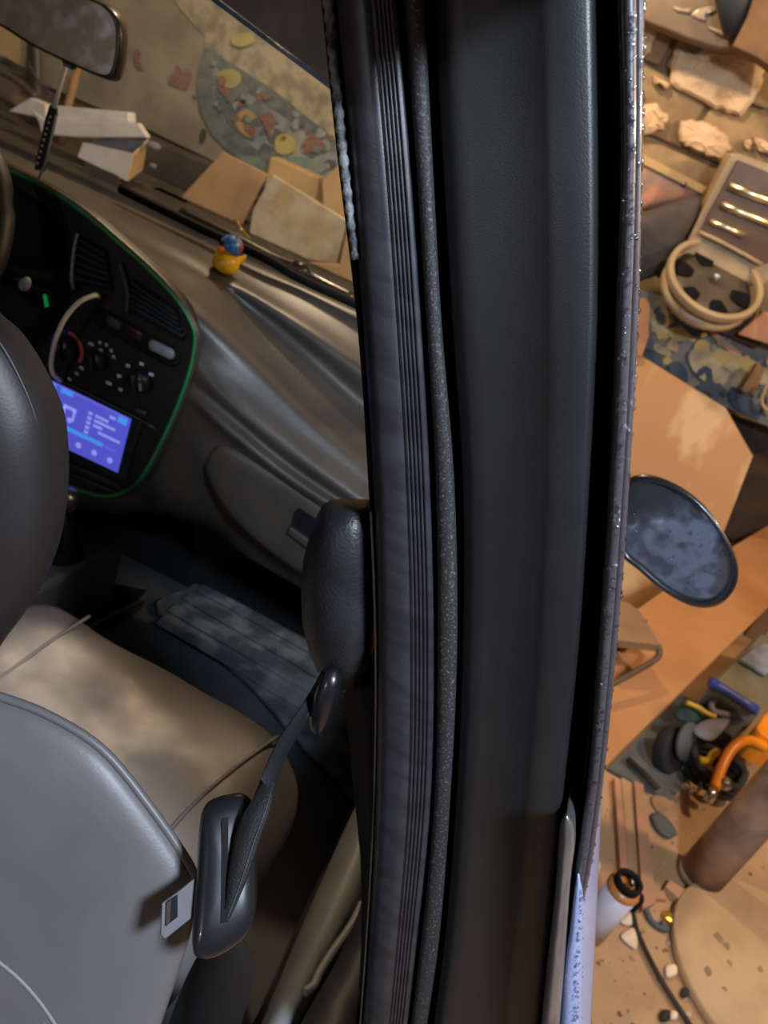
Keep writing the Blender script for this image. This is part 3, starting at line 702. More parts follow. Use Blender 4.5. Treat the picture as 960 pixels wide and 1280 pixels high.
for px, py, w_ in ((86, 425, .008), (114, 430, .010), (125, 428, .005), (133, 431, .005), (126, 438, .006), (139, 438, .005), (142, 446, .005), (102, 460, .008), (96, 467, .007), (87, 474, .006), (136, 479, .010), (149, 470, .007), (160, 457, .007), (177, 455, .007), (189, 468, .008), (151, 487, .007)):
    mark(px, py, w_)
obj('knob_mark', obox(S(175, 484, .032), (.004, .001, .012), (.94, 0, .3), (0, 1, 0), (-.3, 0, .94)), 'silver_button', k3, smooth=False)
obj('rotary_tip', obox(S(176, 515, .004), (.020, .006, .010), (.94, 0, .1), (0, 1, 0), (-.1, 0, .94)), 'dark_grey_plastic', DASH, bevel=.003)
obj('ridge_line', tube([S(178, 526, .002), S(194, 536, .002)], .002, 6), 'dark_grey_plastic', DASH)
# head unit with screen
tl, tr, brr, bll = (40, 464), (164, 524), (147, 591), (24, 533)
def SC(u, v, off=.006):
    a = S(tl[0]+(tr[0]-tl[0])*u, tl[1]+(tr[1]-tl[1])*u, off); b = S(bll[0]+(brr[0]-bll[0])*u, bll[1]+(brr[1]-bll[1])*u, off)
    return a.lerp(b, v)
HU = obj('head_unit', prism([SC(-.05, -.10, .005), SC(1.10, -.08, .005), SC(1.10, 1.12, .005), SC(-.05, 1.12, .005)], (0, .03, 0)), 'gloss_black', DASH, smooth=False, bevel=.003, label='car stereo with lit blue-violet screen')
SCR = obj('screen', prism([SC(0, 0), SC(1, 0), SC(1, 1), SC(0, 1)], (0, .0008, 0)), 'screen', HU, smooth=False, label='lit blue-violet touch screen')
def ui(u0, v0, u1, v1, m, nm='screen_bar'):
    obj(nm, prism([SC(u0, v0, .0064), SC(u1, v0, .0064), SC(u1, v1, .0064), SC(u0, v1, .0064)], (0, .0004, 0)), m, SCR, smooth=False)
ui(0, .0, .97, .035, 'screen_band'); ui(.30, .03, .42, .11, 'screen_cyan'); ui(.15, .02, .25, .14, 'screen_cyan'); ui(.88, .04, .97, .15, 'screen_cyan')
ui(.14, .62, .80, .69, 'screen_cyan'); ui(.80, .64, .93, .67, 'screen_band')
for k in range(5): ui(.60, .20+k*.085, .64, .25+k*.085, 'screen_white', 'screen_icon')
for u0, u1, v in ((.67, .80, .20), (.67, .88, .285), (.67, .76, .37), (.73, .95, .455)): ui(u0, v, u1, v+.045, 'screen_white')
ui(.80, .10, .86, .15, 'screen_white', 'screen_icon')
for u0 in (.24, .42, .58, .74, .90):
    p = SC(u0, .85, .0066); obj('screen_icon', prism(circ(p, (1, 0, 0), (0, 0, 1), .0055, 12), (0, .0004, 0)), 'screen_white', SCR, smooth=False)
# music note
ui(.36, .30, .385, .52, 'screen_white', 'screen_icon'); ui(.46, .30, .485, .50, 'screen_white', 'screen_icon'); ui(.36, .27, .485, .33, 'screen_white', 'screen_icon')
for u0, v0 in ((.345, .52), (.445, .50)):
    obj('screen_icon', prism(circ(SC(u0, v0, .0066), (1, 0, 0), (0, 0, 1), .005, 12), (0, .0004, 0)), 'screen_white', SCR, smooth=False)
for v in (1.42, 1.54): pass
for (a, b), (c, d) in (((60, 566), (150, 610)), ((84, 578), (150, 606)), ((84, 590), (146, 616))):
    obj('trim_line', tube([S(a, b, .004), S(c, d, .004)], .0022, 6), 'dark_grey_plastic', DASH)
obj('green_indicator', prism([S(a, b, .003) for a, b in ((55, 368), (58, 368), (61, 383), (57, 384))], (0, -.002, 0)), 'led_green', DASH, smooth=False)
obj('column_stalk', tube([S(-40, 340, .06), S(10, 352, .09), S(34, 358, .10)], [.006, .007, .010], 10), 'dull_black', DASH)
obj('stalk_tip', pillow(cat([S(a, b, .104) for a, b in ((26, 350), (33, 346), (38, 351), (36, 361), (29, 364), (24, 358))], 3, True), CN, .006, .006, 3), 'silver_button', DASH)

# steering wheel, of which only the rim shows at the left edge
SW = thing('steering_wheel', 'steering wheel rim in grey-brown cover at the left edge', 'steering wheel', (-.30, .52, .60))
rimc = Y(-14, 272, .55)+Vector((-.185, 0, -.075)); su = Vector((1, 0, 0)); sv = Vector((0, .42, .9)).normalized(); sn = su.cross(sv)
rp = [rimc+su*.195*math.cos(a)+sv*.195*math.sin(a) for a in [2*math.pi*k/72 for k in range(72)]]
obj('rim', tube(rp, [.019*(1-.16*max(0, math.cos(k*math.pi*2/6))**8) for k in range(72)], 12, True), 'leather_dark_shaded', SW)
obj('hub', pillow([rimc+su*.07*math.cos(a)+sv*.06*math.sin(a) for a in [2*math.pi*k/24 for k in range(24)]], sn, .03, .04, 4), 'dull_black', SW)
for a in (200, 340, 270):
    t = math.radians(a); obj('spoke', tube([rimc+(su*math.cos(t)+sv*math.sin(t))*.05, rimc+(su*math.cos(t)+sv*math.sin(t))*.19], (.014, .008), 10), 'dull_black', SW)
obj('steering_column', tube([rimc-sn*.02 if sn.y < 0 else rimc+sn*.02, rimc+(sn if sn.y > 0 else -sn)*.22], .035, 14), 'dull_black', SW)

# centre console with gear lever
CC = thing('center_console', 'dark grey centre console between the seats beyond the cushion', 'console', (-.02, .5, .262))
def G(a, b, z): return Z(a, b, z)
ct = [(60, 640), (86, 650), (122, 660), (160, 672), (148, 684), (110, 704), (60, 732), (0, 760), (-120, 700), (-60, 620)]
CT = obj('tunnel_cover', prism([G(a, b, .46) for a, b in ct], (0, 0, -.19)), 'dark_grey_plastic', CC, bevel=.01, smooth=False)
obj('gear_boot', lathe(G(76, 690, .46), (0, 0, 1), [(.04, 0), (.04, .005), (.025, .04), (.012, .07), (0, .07)], 20), 'dull_black', CC)
GL_ = obj('gear_lever', tube([G(76, 690, .52), G(76, 690, .52)+Vector((0, -.02, .10))], .007, 10), 'dull_black', CC)
obj('gear_knob', lathe(G(76, 690, .52)+Vector((0, -.02, .09)), (0, -.1, 1), [(.0, 0), (.016, .004), (.022, .02), (.020, .04), (.0, .048)], 16), 'gloss_black', GL_)
tro = cat([G(a, b, .30) for a, b in ((70, 755), (100, 738), (130, 728), (160, 731), (184, 738), (172, 752), (140, 768), (105, 785), (75, 778))], 3, True)
obj('storage_tray', prism(tro, (0, 0, -.036)), 'console_black', CC, smooth=False)
obj('tray_rim', tube(tro, .005, 8, True), 'dark_grey_plastic', CC)

# floor mat
mo_ = [(196, 768), (225, 742), (262, 728), (292, 722), (330, 735), (390, 770), (450, 800), (480, 900), (455, 1010), (420, 980), (380, 940), (300, 850)]
ol = cat([Z(a, b, .268) for a, b in mo_], 4, True)
FM = obj('floor_mat', prism(ol, (0, 0, .012)), 'floor_mat', smooth=False, bevel=.003); tag(FM, 'worn dark grey floor mat in the passenger footwell', 'floor mat')
for k, (a, b, c, d) in enumerate(((200, 775, 420, 905), (214, 760, 440, 890), (232, 745, 450, 872), (250, 735, 460, 850))):
    p = Z(a, b, .281); q = Z(c, d, .281); dv = (q-p).normalized(); nn = Vector((-dv.y, dv.x, 0))*.016
    obj('mat_ridge', prism([p-nn, p+nn, q+nn, q-nn], (0, 0, .005)), 'floor_mat', FM, smooth=False, bevel=.002)

# cable
CBL = obj('charging_cable', tube(cat([S(a, b, o_) for a, b, o_ in ((124, 371, .004), (118, 369, .03), (100, 377, .045), (84, 394, .05), (73, 415, .05), (66, 440, .045), (64, 456, .04), (67, 468, .03), (76, 476, .008))], 5), .0038, 8), 'white_cable'); tag(CBL, 'white charging cable arching in front of the heater knobs', 'cable')

# rear view mirror
RV = thing('rear_view_mirror', 'black interior rear-view mirror at the top left of the windscreen', 'mirror', (.0, .60, 1.2))
rn = Vector((.12, -.98, .06)).normalized(); rc = Y(90, 40, .62)
rvo = [(-110, -75), (-70, -62), (-20, -45), (60, -22), (110, -2), (132, 8), (146, 24), (150, 46), (148, 74), (142, 94), (128, 96), (90, 80), (40, 56), (5, 34), (-40, 10), (-90, -20), (-120, -46)]
def rv(k, off, ox=0):
    cx, cy = 40, 15
    return cat([PL(cx+(a-cx)*k+ox, cy+(b-cy)*k, rc-rn*off, rn) for a, b in rvo], 3, True)
RH = obj('housing', loft([rv(.95, .006), rv(.96, 0), rv(1, .0), rv(1.03, .006), rv(1.06, .02, 3), rv(1.0, .04, 6), rv(.6, .055, 8), rv(.1, .058, 8)]), 'gloss_black', RV)
obj('mirror_glass', prism(rv(.955, .004), -rn*.002), 'interior_mirror', RV, smooth=False)
obj('stem', tube([PL(30, 0, rc-rn*.05, rn), PL(30, 0, rc-rn*.05, rn)+Vector((0, -.03, .10))], .01, 10), 'gloss_black', RV)
obj('dip_tab', prism([PL(a, b, rc-rn*.012, rn) for a, b in ((82, 74), (98, 82), (96, 88), (84, 82))], (0, -.01, -.001)), 'gloss_black', RV, smooth=False, bevel=.002)
# hanging pendant
PD = thing('hanging_pendant', 'narrow black pendant on white cord hanging under the rear-view mirror', 'pendant', Y(48, 222, .66))
obj('cord', tube([Y(83, 80, .66), Y(74, 112, .66), Y(68, 135, .66)], .003, 8), 'white_cord', PD)
pq = [(62, 131), (70, 134), (70, 144), (58, 200), (54, 214), (43, 212), (45, 200), (56, 150)]
PB = obj('black_tag', prism([Y(a, b, .66) for a, b in pq], (0, .004, 0)), 'console_black', PD, smooth=False)
obj('tag_edge', tube([Y(70, 144, .658), Y(58, 200, .658), Y(48, 224, .658)], .0016, 6), 'pale_edge', PD)
for k in range(9):
    t = k/8; obj('tag_dot', prism(circ(Y(63-16*t, 146+58*t, .658), (1, 0, 0), (0, 0, 1), .0016, 8), (0, -.0006, 0)), 'icon_white', PB, smooth=False)

# duck toy
dp = Y(280, 338, .905); s_ = 1/scale_at(dp)
DK = thing('toy_duck', 'yellow toy duck in blue helmet with yellow propeller on the dashboard', 'toy', dp)
zc = Vector((0, 0, 1))
obj('body', lathe(dp, zc, [(0, -.003), (.017, -.002), (.023, .006), (.0245, .015), (.021, .026), (.013, .034), (0, .037)], 24), 'duck_yellow', DK)
obj('tail', tube(cat([dp+Vector((.010, .012, .018)), dp+Vector((.018, .02, .026)), dp+Vector((.022, .025, .034))], 4), [.008, .0075, .007, .0062, .0054, .0046, .0038, .003, .0014], 8), 'duck_yellow', DK)
hd0 = dp+Vector((.0, 0, .044))
obj('head', lathe(hd0, zc, [(0, -.016), (.010, -.013), (.0155, -.004), (.0155, .004), (.010, .013), (0, .016)], 20), 'duck_yellow', DK)
HM = obj('helmet', lathe(hd0+Vector((.001, .002, .002)), Vector((.15, .25, 1)), [(.0175, -.011), (.0198, -.009), (.0200, .002), (.0165, .0115), (.009, .0175), (0, .019)], 22), 'duck_blue', DK, label='shiny blue helmet')
obj('helmet_stripe', tube(cat([hd0+Vector((.017, -.004, -.004)), hd0+Vector((.0195, .002, .004)), hd0+Vector((.014, .004, .014))], 4), .004, 8), 'duck_red', HM)
obj('beak', pillow(cat([hd0+Vector((-.010, -.0145, -.004)), hd0+Vector((-.014, -.022, -.007)), hd0+Vector((-.006, -.025, -.008)), hd0+Vector((.001, -.017, -.005))], 4, True), (0, -.2, 1), .005, .005, 3), 'duck_orange', DK)
for dx in (-.009, .004):
    obj('goggle', lathe(hd0+Vector((dx, -.0135, .003)), (0, -1, .1), [(0, 0), (.005, 0), (.005, .003), (0, .0035)], 12), 'dark_lens', DK)
top = hd0+Vector((.004, .004, .019))
obj('propeller_stem', tube([top, top+Vector((.005, .003, .014))], .0016, 8), 'white_cord', DK)
pc = top+Vector((.005, .003, .015))
for d in (Vector((.9, -.2, -.42)), Vector((-.85, .3, .43))):
    d.normalize(); q = d.cross(Vector((0, 1, .2))).normalized()
    obj('propeller_blade', obox(pc+d*.012, (.024, .0015, .005), d, d.cross(q), q), 'duck_yellow', DK, bevel=.0006, smooth=False)
obj('propeller_hub', lathe(pc+Vector((0, -.002, 0)), (0, -1, .2), [(0, 0), (.0028, 0), (.002, .004), (0, .005)], 10), 'white_cord', DK)

# ------------------------------------------------------------------ garage, seen through the windscreen
BZ = .635
WBN = thing('workbench', 'dark low workbench along the front wall', 'workbench', (-.9, 2.55, 0))
for k in range(3): obj('plank', box((-2.3, 2.26+k*.2, BZ-.04), (.42, 2.45+k*.2, BZ)), 'bench_wood', WBN, smooth=False, bevel=.004)
for x in (-2.2, -1.0, .3):
    for y in (2.30, 2.76): obj('leg', box((x, y, 0), (x+.07, y+.07, BZ-.04)), 'bench_wood', WBN, smooth=False)
# printed cloth on the wall
TY = WY-.055
BN = thing('wall_cloth', 'greyish printed cloth with painted floral emblem hung behind the windscreen', 'cloth', Y(250, 150, TY)*1)
tl_ = [(-260, -190), (520, -190), (520, 320), (430, 290), (335, 238), (265, 200), (165, 152), (60, 108), (-60, 60), (-260, -20)]
obj('cloth_sheet', prism([Y(a, b, TY) for a, b in tl_], (0, .006, 0)), 'tarp', BN, smooth=False)
_pc = [0]
def prt(nm, pl, m, off=.003, y=None, par=None, loop=True):
    _pc[0] += 1
    yy = (TY if y is None else y)-off-.0002*(_pc[0] % 60)
    return obj(nm, prism(cat([Y(a, b, yy) for a, b in pl], 3, True) if loop else [Y(a, b, yy) for a, b in pl], (0, .0012, 0)), m, par or BN, smooth=False)
prt('stone_print', [(255, 50), (300, 35), (430, 130), (440, 200), (400, 160), (330, 105), (280, 80)], 'tarp_stone', .003)
prt('stone_print', [(200, -40), (300, -30), (350, 40), (300, 62), (250, 40)], 'tarp_stone', .003)
band = [(256, 60), (246, 100), (250, 140), (266, 170), (292, 195), (326, 218)]
band2 = [(272, 64), (264, 100), (270, 132), (290, 160), (318, 185), (340, 200)]
prt('emblem_field', [(258, 62), (300, 92), (340, 118), (400, 160), (440, 205), (430, 240), (400, 225), (330, 215), (290, 190), (262, 150), (254, 105)], 'tarp_pale', .005)
prt('emblem_border', band+band2[::-1], 'tarp_blue', .007, loop=False)
prt('emblem_border', [(262, 62), (310, 92), (350, 122), (400, 158), (425, 180), (418, 190), (392, 170), (344, 138), (305, 112), (262, 76)], 'tarp_blue', .007, loop=False)
prt('emblem_border', [(300, 195), (335, 200), (350, 215), (340, 226), (315, 216)], 'tarp_teal', .008)
for pl in ([(280, 90), (300, 96), (304, 110), (296, 118), (280, 112)], [(296, 134), (325, 132), (332, 150), (315, 160), (300, 155)], [(338, 160), (352, 164), (348, 178), (336, 176)], [(268, 110), (284, 120), (300, 150), (320, 172), (306, 172), (284, 150)], [(330, 178), (352, 196), (346, 208), (324, 196)]):
    prt('blue_petal', pl, 'tarp_blue', .009)
for pl in ([(272, 92), (284, 86), (298, 90), (301, 102), (290, 110), (276, 106)], [(345, 172), (356, 167), (368, 174), (370, 186), (356, 193), (344, 188)], [(292, 44), (312, 42), (318, 52), (304, 58), (290, 55)]):
    prt('yellow_flower', pl, 'tarp_yellow', .012)
prt('yellow_flower', [(293, 150), (304, 137), (318, 142), (322, 158), (312, 172), (300, 164)], 'tarp_amber', .012)
prt('teal_leaf', [(360, 195), (396, 200), (410, 208), (395, 218), (368, 208)], 'tarp_teal', .011)
for pl in ([(272, 108), (284, 112), (286, 122), (276, 116)], [(332, 140), (344, 146), (338, 166), (330, 158)], [(380, 176), (396, 166), (404, 184), (392, 192), (378, 186)], [(302, 122), (308, 128), (296, 134)]):
    prt('red_petal', pl, 'print_red', .013)
prt('red_letter', [(221, 80), (228, 88), (236, 86), (240, 94), (234, 112), (226, 110), (210, 104), (214, 92), (218, 94)], 'print_red', .003, loop=False)
prt('red_letter', [(170, 60), (177, 66), (174, 76), (180, 88), (172, 86), (168, 76)], 'print_red', .003, loop=False)
prt('red_letter', [(242, 118), (247, 119), (246, 123), (241, 121)], 'print_red', .003, loop=False)
prt('brown_mark', [(252, 162), (258, 164), (255, 178), (250, 176)], 'bench_wood', .003)
for i in range(70):
    a = random.uniform(268, 425); b = 95+(a-268)*.62+random.uniform(-22, 40)
    r_ = random.uniform(3, 8)
    prt('paint_dab', [(a+math.cos(t)*r_*random.uniform(.5, 1.2), b+math.sin(t)*r_*random.uniform(.5, 1.2)) for t in [k*1.05 for k in range(6)]],
        random.choice(('tarp_blue', 'tarp_teal', 'tarp_pale', 'tarp_blue', 'tarp_stone', 'print_slate', 'print_red')), .004 if i % 3 else .012)
# cardboard and boards on the bench
def board(nm, pl, y, th, m, label, catg, group=None, zmin=.637):
    o = obj(nm, prism([Vector((q.x, q.y, max(q.z, zmin))) for q in [Y(a, b, y) for a, b in pl]], (0, th, 0)), m, smooth=False, bevel=.003, seg=1); tag(o, label, catg, group); return o
board('cardboard_sheet', [(278, 190), (334, 218), (300, 288), (222, 262)], 2.56, .012, 'cardboard', 'plain brown cardboard sheet standing left of the dusty board', 'cardboard')
board('cardboard_box', [(338, 196), (398, 222), (392, 262), (330, 236)], 2.74, .08, 'cardboard_pale', 'small tan carton under the painted emblem behind the dusty board', 'carton', 'cartons on the bench')
board('cardboard_box', [(402, 226), (440, 190), (480, 210), (470, 300), (404, 262)], 2.70, .10, 'cardboard_pale', 'tan carton partly hidden by the pillar edge', 'carton', 'cartons on the bench')
board('dusty_board', [(340, 218), (434, 276), (420, 330), (376, 356), (306, 310), (316, 262)], 2.50, .02, 'dusty_board', 'dusty whitish board leaning behind the toy duck', 'board')
board('plywood_scrap', [(436, 272), (500, 300), (500, 420), (376, 356), (424, 330)], 2.47, .015, 'cardboard', 'brown board in the lower right corner of the windscreen', 'board')
board('dark_crate', [(168, 168), (262, 206), (238, 268), (120, 225)], 2.70, .10, 'bench_wood', 'dark wooden crate behind the white foam pieces', 'crate')
board('wood_offcut', [(196, 238), (232, 254), (224, 270), (186, 256)], 2.52, .05, 'cardboard', 'small brown wood offcut beside the white carton', 'wood')
# white foam pieces
FY = 2.36
fo = thing('foam_channel', 'long white foam channel lying across the bench', 'foam', Y(110, 175, FY))
obj('upper_flange', prism(pxs([(52, 135), (70, 132), (160, 140), (161, 153), (120, 152), (56, 150)], 1, FY), (0, .05, 0)), 'white_foam', fo, smooth=False, bevel=.004)
obj('web', prism(pxs([(40, 138), (56, 150), (160, 153), (172, 154), (184, 172), (100, 172), (52, 168), (48, 152)], 1, FY-.02), (0, .03, 0)), 'white_foam', fo, smooth=False, bevel=.004)
obj('pointed_end', prism(pxs([(10, 139), (38, 122), (56, 130), (58, 152), (40, 145)], 1, FY-.015), (0, .04, 0)), 'white_foam', fo, smooth=False, bevel=.003)
fb = thing('white_carton', 'small open white carton under the foam channel', 'carton', Y(140, 215, FY-.04))
obj('front', prism(pxs([(104, 178), (166, 192), (158, 226), (97, 196)], 1, FY-.05), (0, .008, 0)), 'white_foam', fb, smooth=False)
obj('side', prism([Y(166, 192, FY-.05), Y(158, 226, FY-.05), Y(176, 212, FY+.06), Y(184, 174, FY+.06)], (.004, .006, 0)), 'cardboard_pale', fb, smooth=False)
obj('base', box((Y(100, 196, FY).x+.06, FY-.05, BZ), (Y(158, 226, FY).x, FY+.05, Y(158, 226, FY-.05).z+.004)), 'bench_wood', fb, smooth=False)
obj('inside', prism(pxs([(108, 180), (166, 192), (182, 176), (130, 172)], 1, FY+.02), (0, .004, 0)), 'grey_cloth', fb, smooth=False)
def bit(nm, geo, m, label, catg, **k):
    o = obj(nm, geo, m, **k); tag(o, label, catg); return o
bit('crumpled_foil', pillow(cat(pxs([(184, 176), (196, 178), (201, 186), (194, 190), (184, 184)], 1, 2.42), 2, True), (0, -1, 0), .02, .02, 2), 'grey_cloth', 'crumpled grey plastic at the end of the foam channel', 'plastic', smooth=False)
bit('plastic_bit', pillow(cat(pxs([(188, 204), (195, 206), (194, 211), (188, 209)], 1, 2.42), 2, True), (0, -1, 0), .012, .012, 2), 'grey_cloth', 'small pale plastic bit beside the white carton', 'plastic', smooth=False)
bit('wooden_stick', tube([Y(98, 84, 2.62), Y(84, 136, 2.56), Vector((Y(80, 150, 2.55).x, 2.55, BZ))], .016, 8), 'stick_wood', 'short wooden stick standing behind the foam channel', 'stick')
bit('metal_pipe', tube([Y(44, 30, 2.7), Y(46, 70, 2.69), Y(48, 120, 2.66), Vector((Y(48, 130, 2.66).x, 2.65, BZ))], .018, 10), 'motor_grey', 'upright grey metal pipe left of the wooden stick', 'pipe')
bit('thin_pipe', tube(cat([Y(-30, 72, 2.5), Y(20, 100, 2.5), Y(45, 122, 2.48)], 4), .014, 8), 'motor_grey', 'sloping thin grey pipe at the left edge', 'pipe')
bit('wire_loop', tube(cat([Y(34, 75, 2.6), Y(42, 92, 2.6), Y(52, 106, 2.6), Y(64, 122, 2.6), Vector((Y(66, 130, 2.6).x, 2.6, BZ+.005))], 4), .005, 6), 'dark_blue_grey', 'thin bent wire beside the metal pipe', 'wire')
board('plaster_panel', [(-60, 10), (12, 32), (30, 50), (28, 84), (6, 72), (-60, 50)], 2.72, .03, 'cardboard_pale', 'pale tan panel left of the rear-view mirror', 'panel')
board('dark_post', [(28, 40), (42, 44), (46, 118), (32, 112)], 2.74, .04, 'bench_wood', 'dark upright post behind the grey pipe', 'post')

# ------------------------------------------------------------------ garage, right of the car
# printed cloth under the shelf, with navy characters
RY = 2.62
RC = thing('printed_oilcloth', 'blue and cream printed oilcloth hanging behind the plywood sheets', 'cloth', Y(880, 480, RY))
obj('cloth_sheet', prism(pxs([(790, 360), (1010, 420), (1020, 560), (905, 508), (790, 440)], 1, RY), (0, .006, 0)), 'print_slate', RC, smooth=False)
for nm, pl, m in (('cream_patch', [(808, 385), (832, 392), (840, 402), (826, 412), (812, 404)], 'tarp_stone'), ('olive_patch', [(836, 412), (852, 408), (864, 418), (858, 426), (840, 424)], 'print_olive'),
                  ('olive_patch', [(876, 424), (900, 436), (950, 455), (935, 478), (900, 470), (868, 440)], 'print_olive'), ('cream_patch', [(862, 440), (880, 440), (930, 478), (900, 490), (866, 462)], 'tarp_stone'),
                  ('cream_patch', [(820, 430), (838, 436), (836, 446), (818, 438)], 'tarp_stone'), ('blue_patch', [(840, 392), (872, 400), (886, 418), (872, 424), (846, 402)], 'print_navy'), ('pink_patch', [(882, 404), (900, 420), (926, 440), (918, 444), (894, 424)], 'pink_rag')):
    prt(nm, pl, m, .004, RY, RC)
for nm, pl in (('navy_letter', [(806, 436), (818, 440), (828, 450), (826, 462), (812, 454), (803, 446)]), ('navy_letter', [(836, 455), (848, 452), (858, 462), (860, 478), (846, 474), (838, 466)]), ('navy_letter', [(884, 474), (896, 480), (900, 494), (892, 502), (886, 490)]),
               ('navy_letter', [(898, 478), (906, 486), (908, 496), (902, 494)]), ('navy_letter', [(914, 484), (930, 490), (946, 508), (948, 526), (930, 518), (912, 502)])):
    prt(nm, pl, 'print_navy', .006, RY, RC)
prt('navy_letter', [(868, 490), (886, 490), (892, 480), (890, 462), (882, 457), (873, 462), (871, 470), (878, 470), (881, 465), (884, 470), (882, 478), (872, 482)], 'print_navy', .006, RY, RC, loop=False)
for i in range(45):
    a = random.uniform(812, 965); b = 390+(a-812)*.42+random.uniform(-8, 62); r_ = random.uniform(3, 9)
    prt('paint_dab', [(a+math.cos(t)*r_*random.uniform(.5, 1.2), b+math.sin(t)*r_*random.uniform(.5, 1.2)) for t in [k*1.05 for k in range(6)]],
        random.choice(('print_navy', 'print_slate', 'tarp_stone', 'print_olive', 'tarp_blue', 'pink_rag')), .005, RY, RC)
# dusty plywood sheet
PW = thing('plywood_sheet', 'large dusty plywood sheet with a clipped corner behind the door mirror', 'plywood', Z(870, 640, .3))
pwn = Vector((-.15, -1, .35)).normalized(); pw0 = Y(870, 560, 2.45)
pw = [(770, 430), (800, 444), (907, 510), (941, 570), (905, 664), (880, 705), (760, 790), (700, 700)]
obj('sheet', prism([PL(a, b, pw0, pwn) for a, b in pw], -pwn*.015), 'plywood_dusty', PW, smooth=False)
bit('plywood_strip', prism([PL(a, b, pw0+Vector((0, -.03, 0)), pwn) for a, b in ((780, 380), (806, 372), (812, 380), (811, 420), (802, 446), (780, 440))], -pwn*.012), 'plywood', 'narrow orange plywood strip at the door frame edge', 'plywood', smooth=False)
bit('dark_boards', prism([Y(a, b, 2.74) for a, b in ((900, 515), (960, 535), (1010, 560), (1010, 690), (930, 690), (890, 650))], (0, .03, 0)), 'dark_wood', 'dark weathered boards right of the dusty plywood', 'boards', smooth=False)
bit('brown_batten', prism([Y(a, b, 2.54) for a, b in ((946, 455), (956, 462), (944, 494), (926, 488))], (0, .03, 0)), 'brown_wood', 'short brown batten over the navy lettering', 'wood', smooth=False, bevel=.003)
bit('wire_ring', tube(cat([Y(a, b, 2.50) for a, b in ((962, 478), (955, 490), (952, 502), (958, 512), (968, 508), (972, 490))], 3, True), .006, 8, True), 'cream_metal', 'cream wire ring at the right edge by the lettering', 'ring')
# low plywood platform
PZ = .40
PF = thing('plywood_platform', 'low orange plywood platform above the floor clutter', 'platform', Z(850, 800, 0))
pf = [(690, 1030), (748, 966), (870, 846), (985, 735), (1010, 706), (990, 660), (960, 657), (905, 690), (880, 704), (770, 780), (660, 830)]
obj('top', prism([Z(a, b, PZ) for a, b in pf], (0, 0, -.018)), 'plywood', PF, smooth=False)
for a, b in ((690, 960), (1010, 700), (690, 850)):
    p = Z(a, b, PZ-.018); obj('leg', box((p.x-.03, p.y-.03, 0), (p.x+.03, p.y+.03, PZ-.018)), 'brown_wood', PF, smooth=False)
BK = thing('bent_bracket', 'bent metal bracket with brown wedge on the orange platform', 'bracket', Z(790, 830, PZ))
obj('rod', tube(cat([Z(a, b, z) for a, b, z in ((740, 868, .43), (790, 842, .45), (814, 828, .46), (824, 818, .47), (822, 806, .48))], 4), .008, 8), 'chrome', BK)
obj('wedge', prism([Z(a, b, .49) for a, b in ((770, 750), (786, 754), (800, 764), (825, 806), (806, 804), (770, 800))], (0, 0, -.02)), 'brown_wood', BK, smooth=False)
obj('foot', prism([Z(a, b, PZ) for a, b in ((762, 800), (790, 806), (780, 816), (758, 812))], (0, 0, .08)), 'dark_wood', BK, smooth=False)
# shelf with the motor
SH = thing('wall_shelf', 'dark wooden wall shelf under the cream motor housing', 'shelf', Y(880, 400, 2.7))
shz = Y(880, 395, 2.55).z
obj('shelf_board', box((.98, 2.58, shz-.03), (1.32, 2.86, shz)), 'dark_wood', SH, smooth=False)
for x in (1.0, 1.27): obj('shelf_bracket', prism([(x, 2.86, shz-.03), (x, 2.62, shz-.03), (x, 2.86, shz-.2)], (.03, 0, 0)), 'dark_wood', SH, smooth=False)
MO = thing('motor_housing', 'cream motor housing with bright slots and a round vented end', 'motor', Y(890, 395, 2.6))
hz_ = [(914, 190), (926, 192), (990, 215), (990, 330), (948, 362), (852, 318), (878, 262)]
obj('casing', prism([Y(a, b, 2.60) for a, b in hz_], (0, .2, 0)), 'cream_metal', MO, smooth=False, bevel=.01)
FP = obj('front_panel', prism([Y(a, b, 2.585) for a, b in ((922, 200), (985, 225), (985, 320), (952, 332), (874, 292), (886, 266))], (0, .02, 0)), 'brown_panel', MO, smooth=False, bevel=.003)
for pl, r_ in (([(911, 232), (940, 243), (985, 260)], .014), ([(902, 256), (925, 265), (985, 289)], .012), ([(887, 277), (910, 285), (930, 295)], .009)):
    obj('louver_bar', tube([Y(a, b, 2.578) for a, b in pl], r_, 12), 'louver_metal', FP)
obj('panel_lip', tube([Y(a, b, 2.58) for a, b in ((874, 290), (900, 302), (930, 318), (953, 331))], .007, 8), 'cream_metal', MO)
rc_ = Y(890, 354, 2.52); rnn = Vector((.05, -.58, .80)).normalized(); ru = Vector((1, 0, -.06))
sr_ = .168
RG = obj('end_ring', ring(rc_, rnn, sr_*.88, sr_, .03, 36, u=ru), 'cream_metal', MO, bevel=.004)
obj('end_plate', lathe(rc_-rnn*.02, rnn, [(0, 0), (sr_*.86, 0), (sr_*.86, .01), (sr_*.5, .014), (sr_*.3, .028), (0, .03)], 32), 'motor_grey', RG)
obj('end_drum', lathe(rc_-rnn*.125, rnn, [(0, .045), (sr_*.8, .045), (sr_*.95, .075), (sr_*.95, .10), (0, .10)], 32), 'cream_metal', MO)
W2 = rnn.cross(ru).normalized()
for a in (0, 120, 180, 240, 300):
    t = math.radians(a); d = ru*math.cos(t)+W2*math.sin(t); e = -ru*math.sin(t)+W2*math.cos(t)
    c = rc_+rnn*-.004+d*sr_*.62
    obj('vent_hole', prism(cat([c+d*.030+e*.03, c+d*.030-e*.03, c-d*.032-e*.018, c-d*.032+e*.018], 4, True), rnn*.004), 'dull_black', RG, smooth=False)
obj('axle', lathe(rc_, rnn, [(0, 0), (.018, 0), (.018, .02), (.01, .04), (0, .042)], 12), 'chrome', RG)
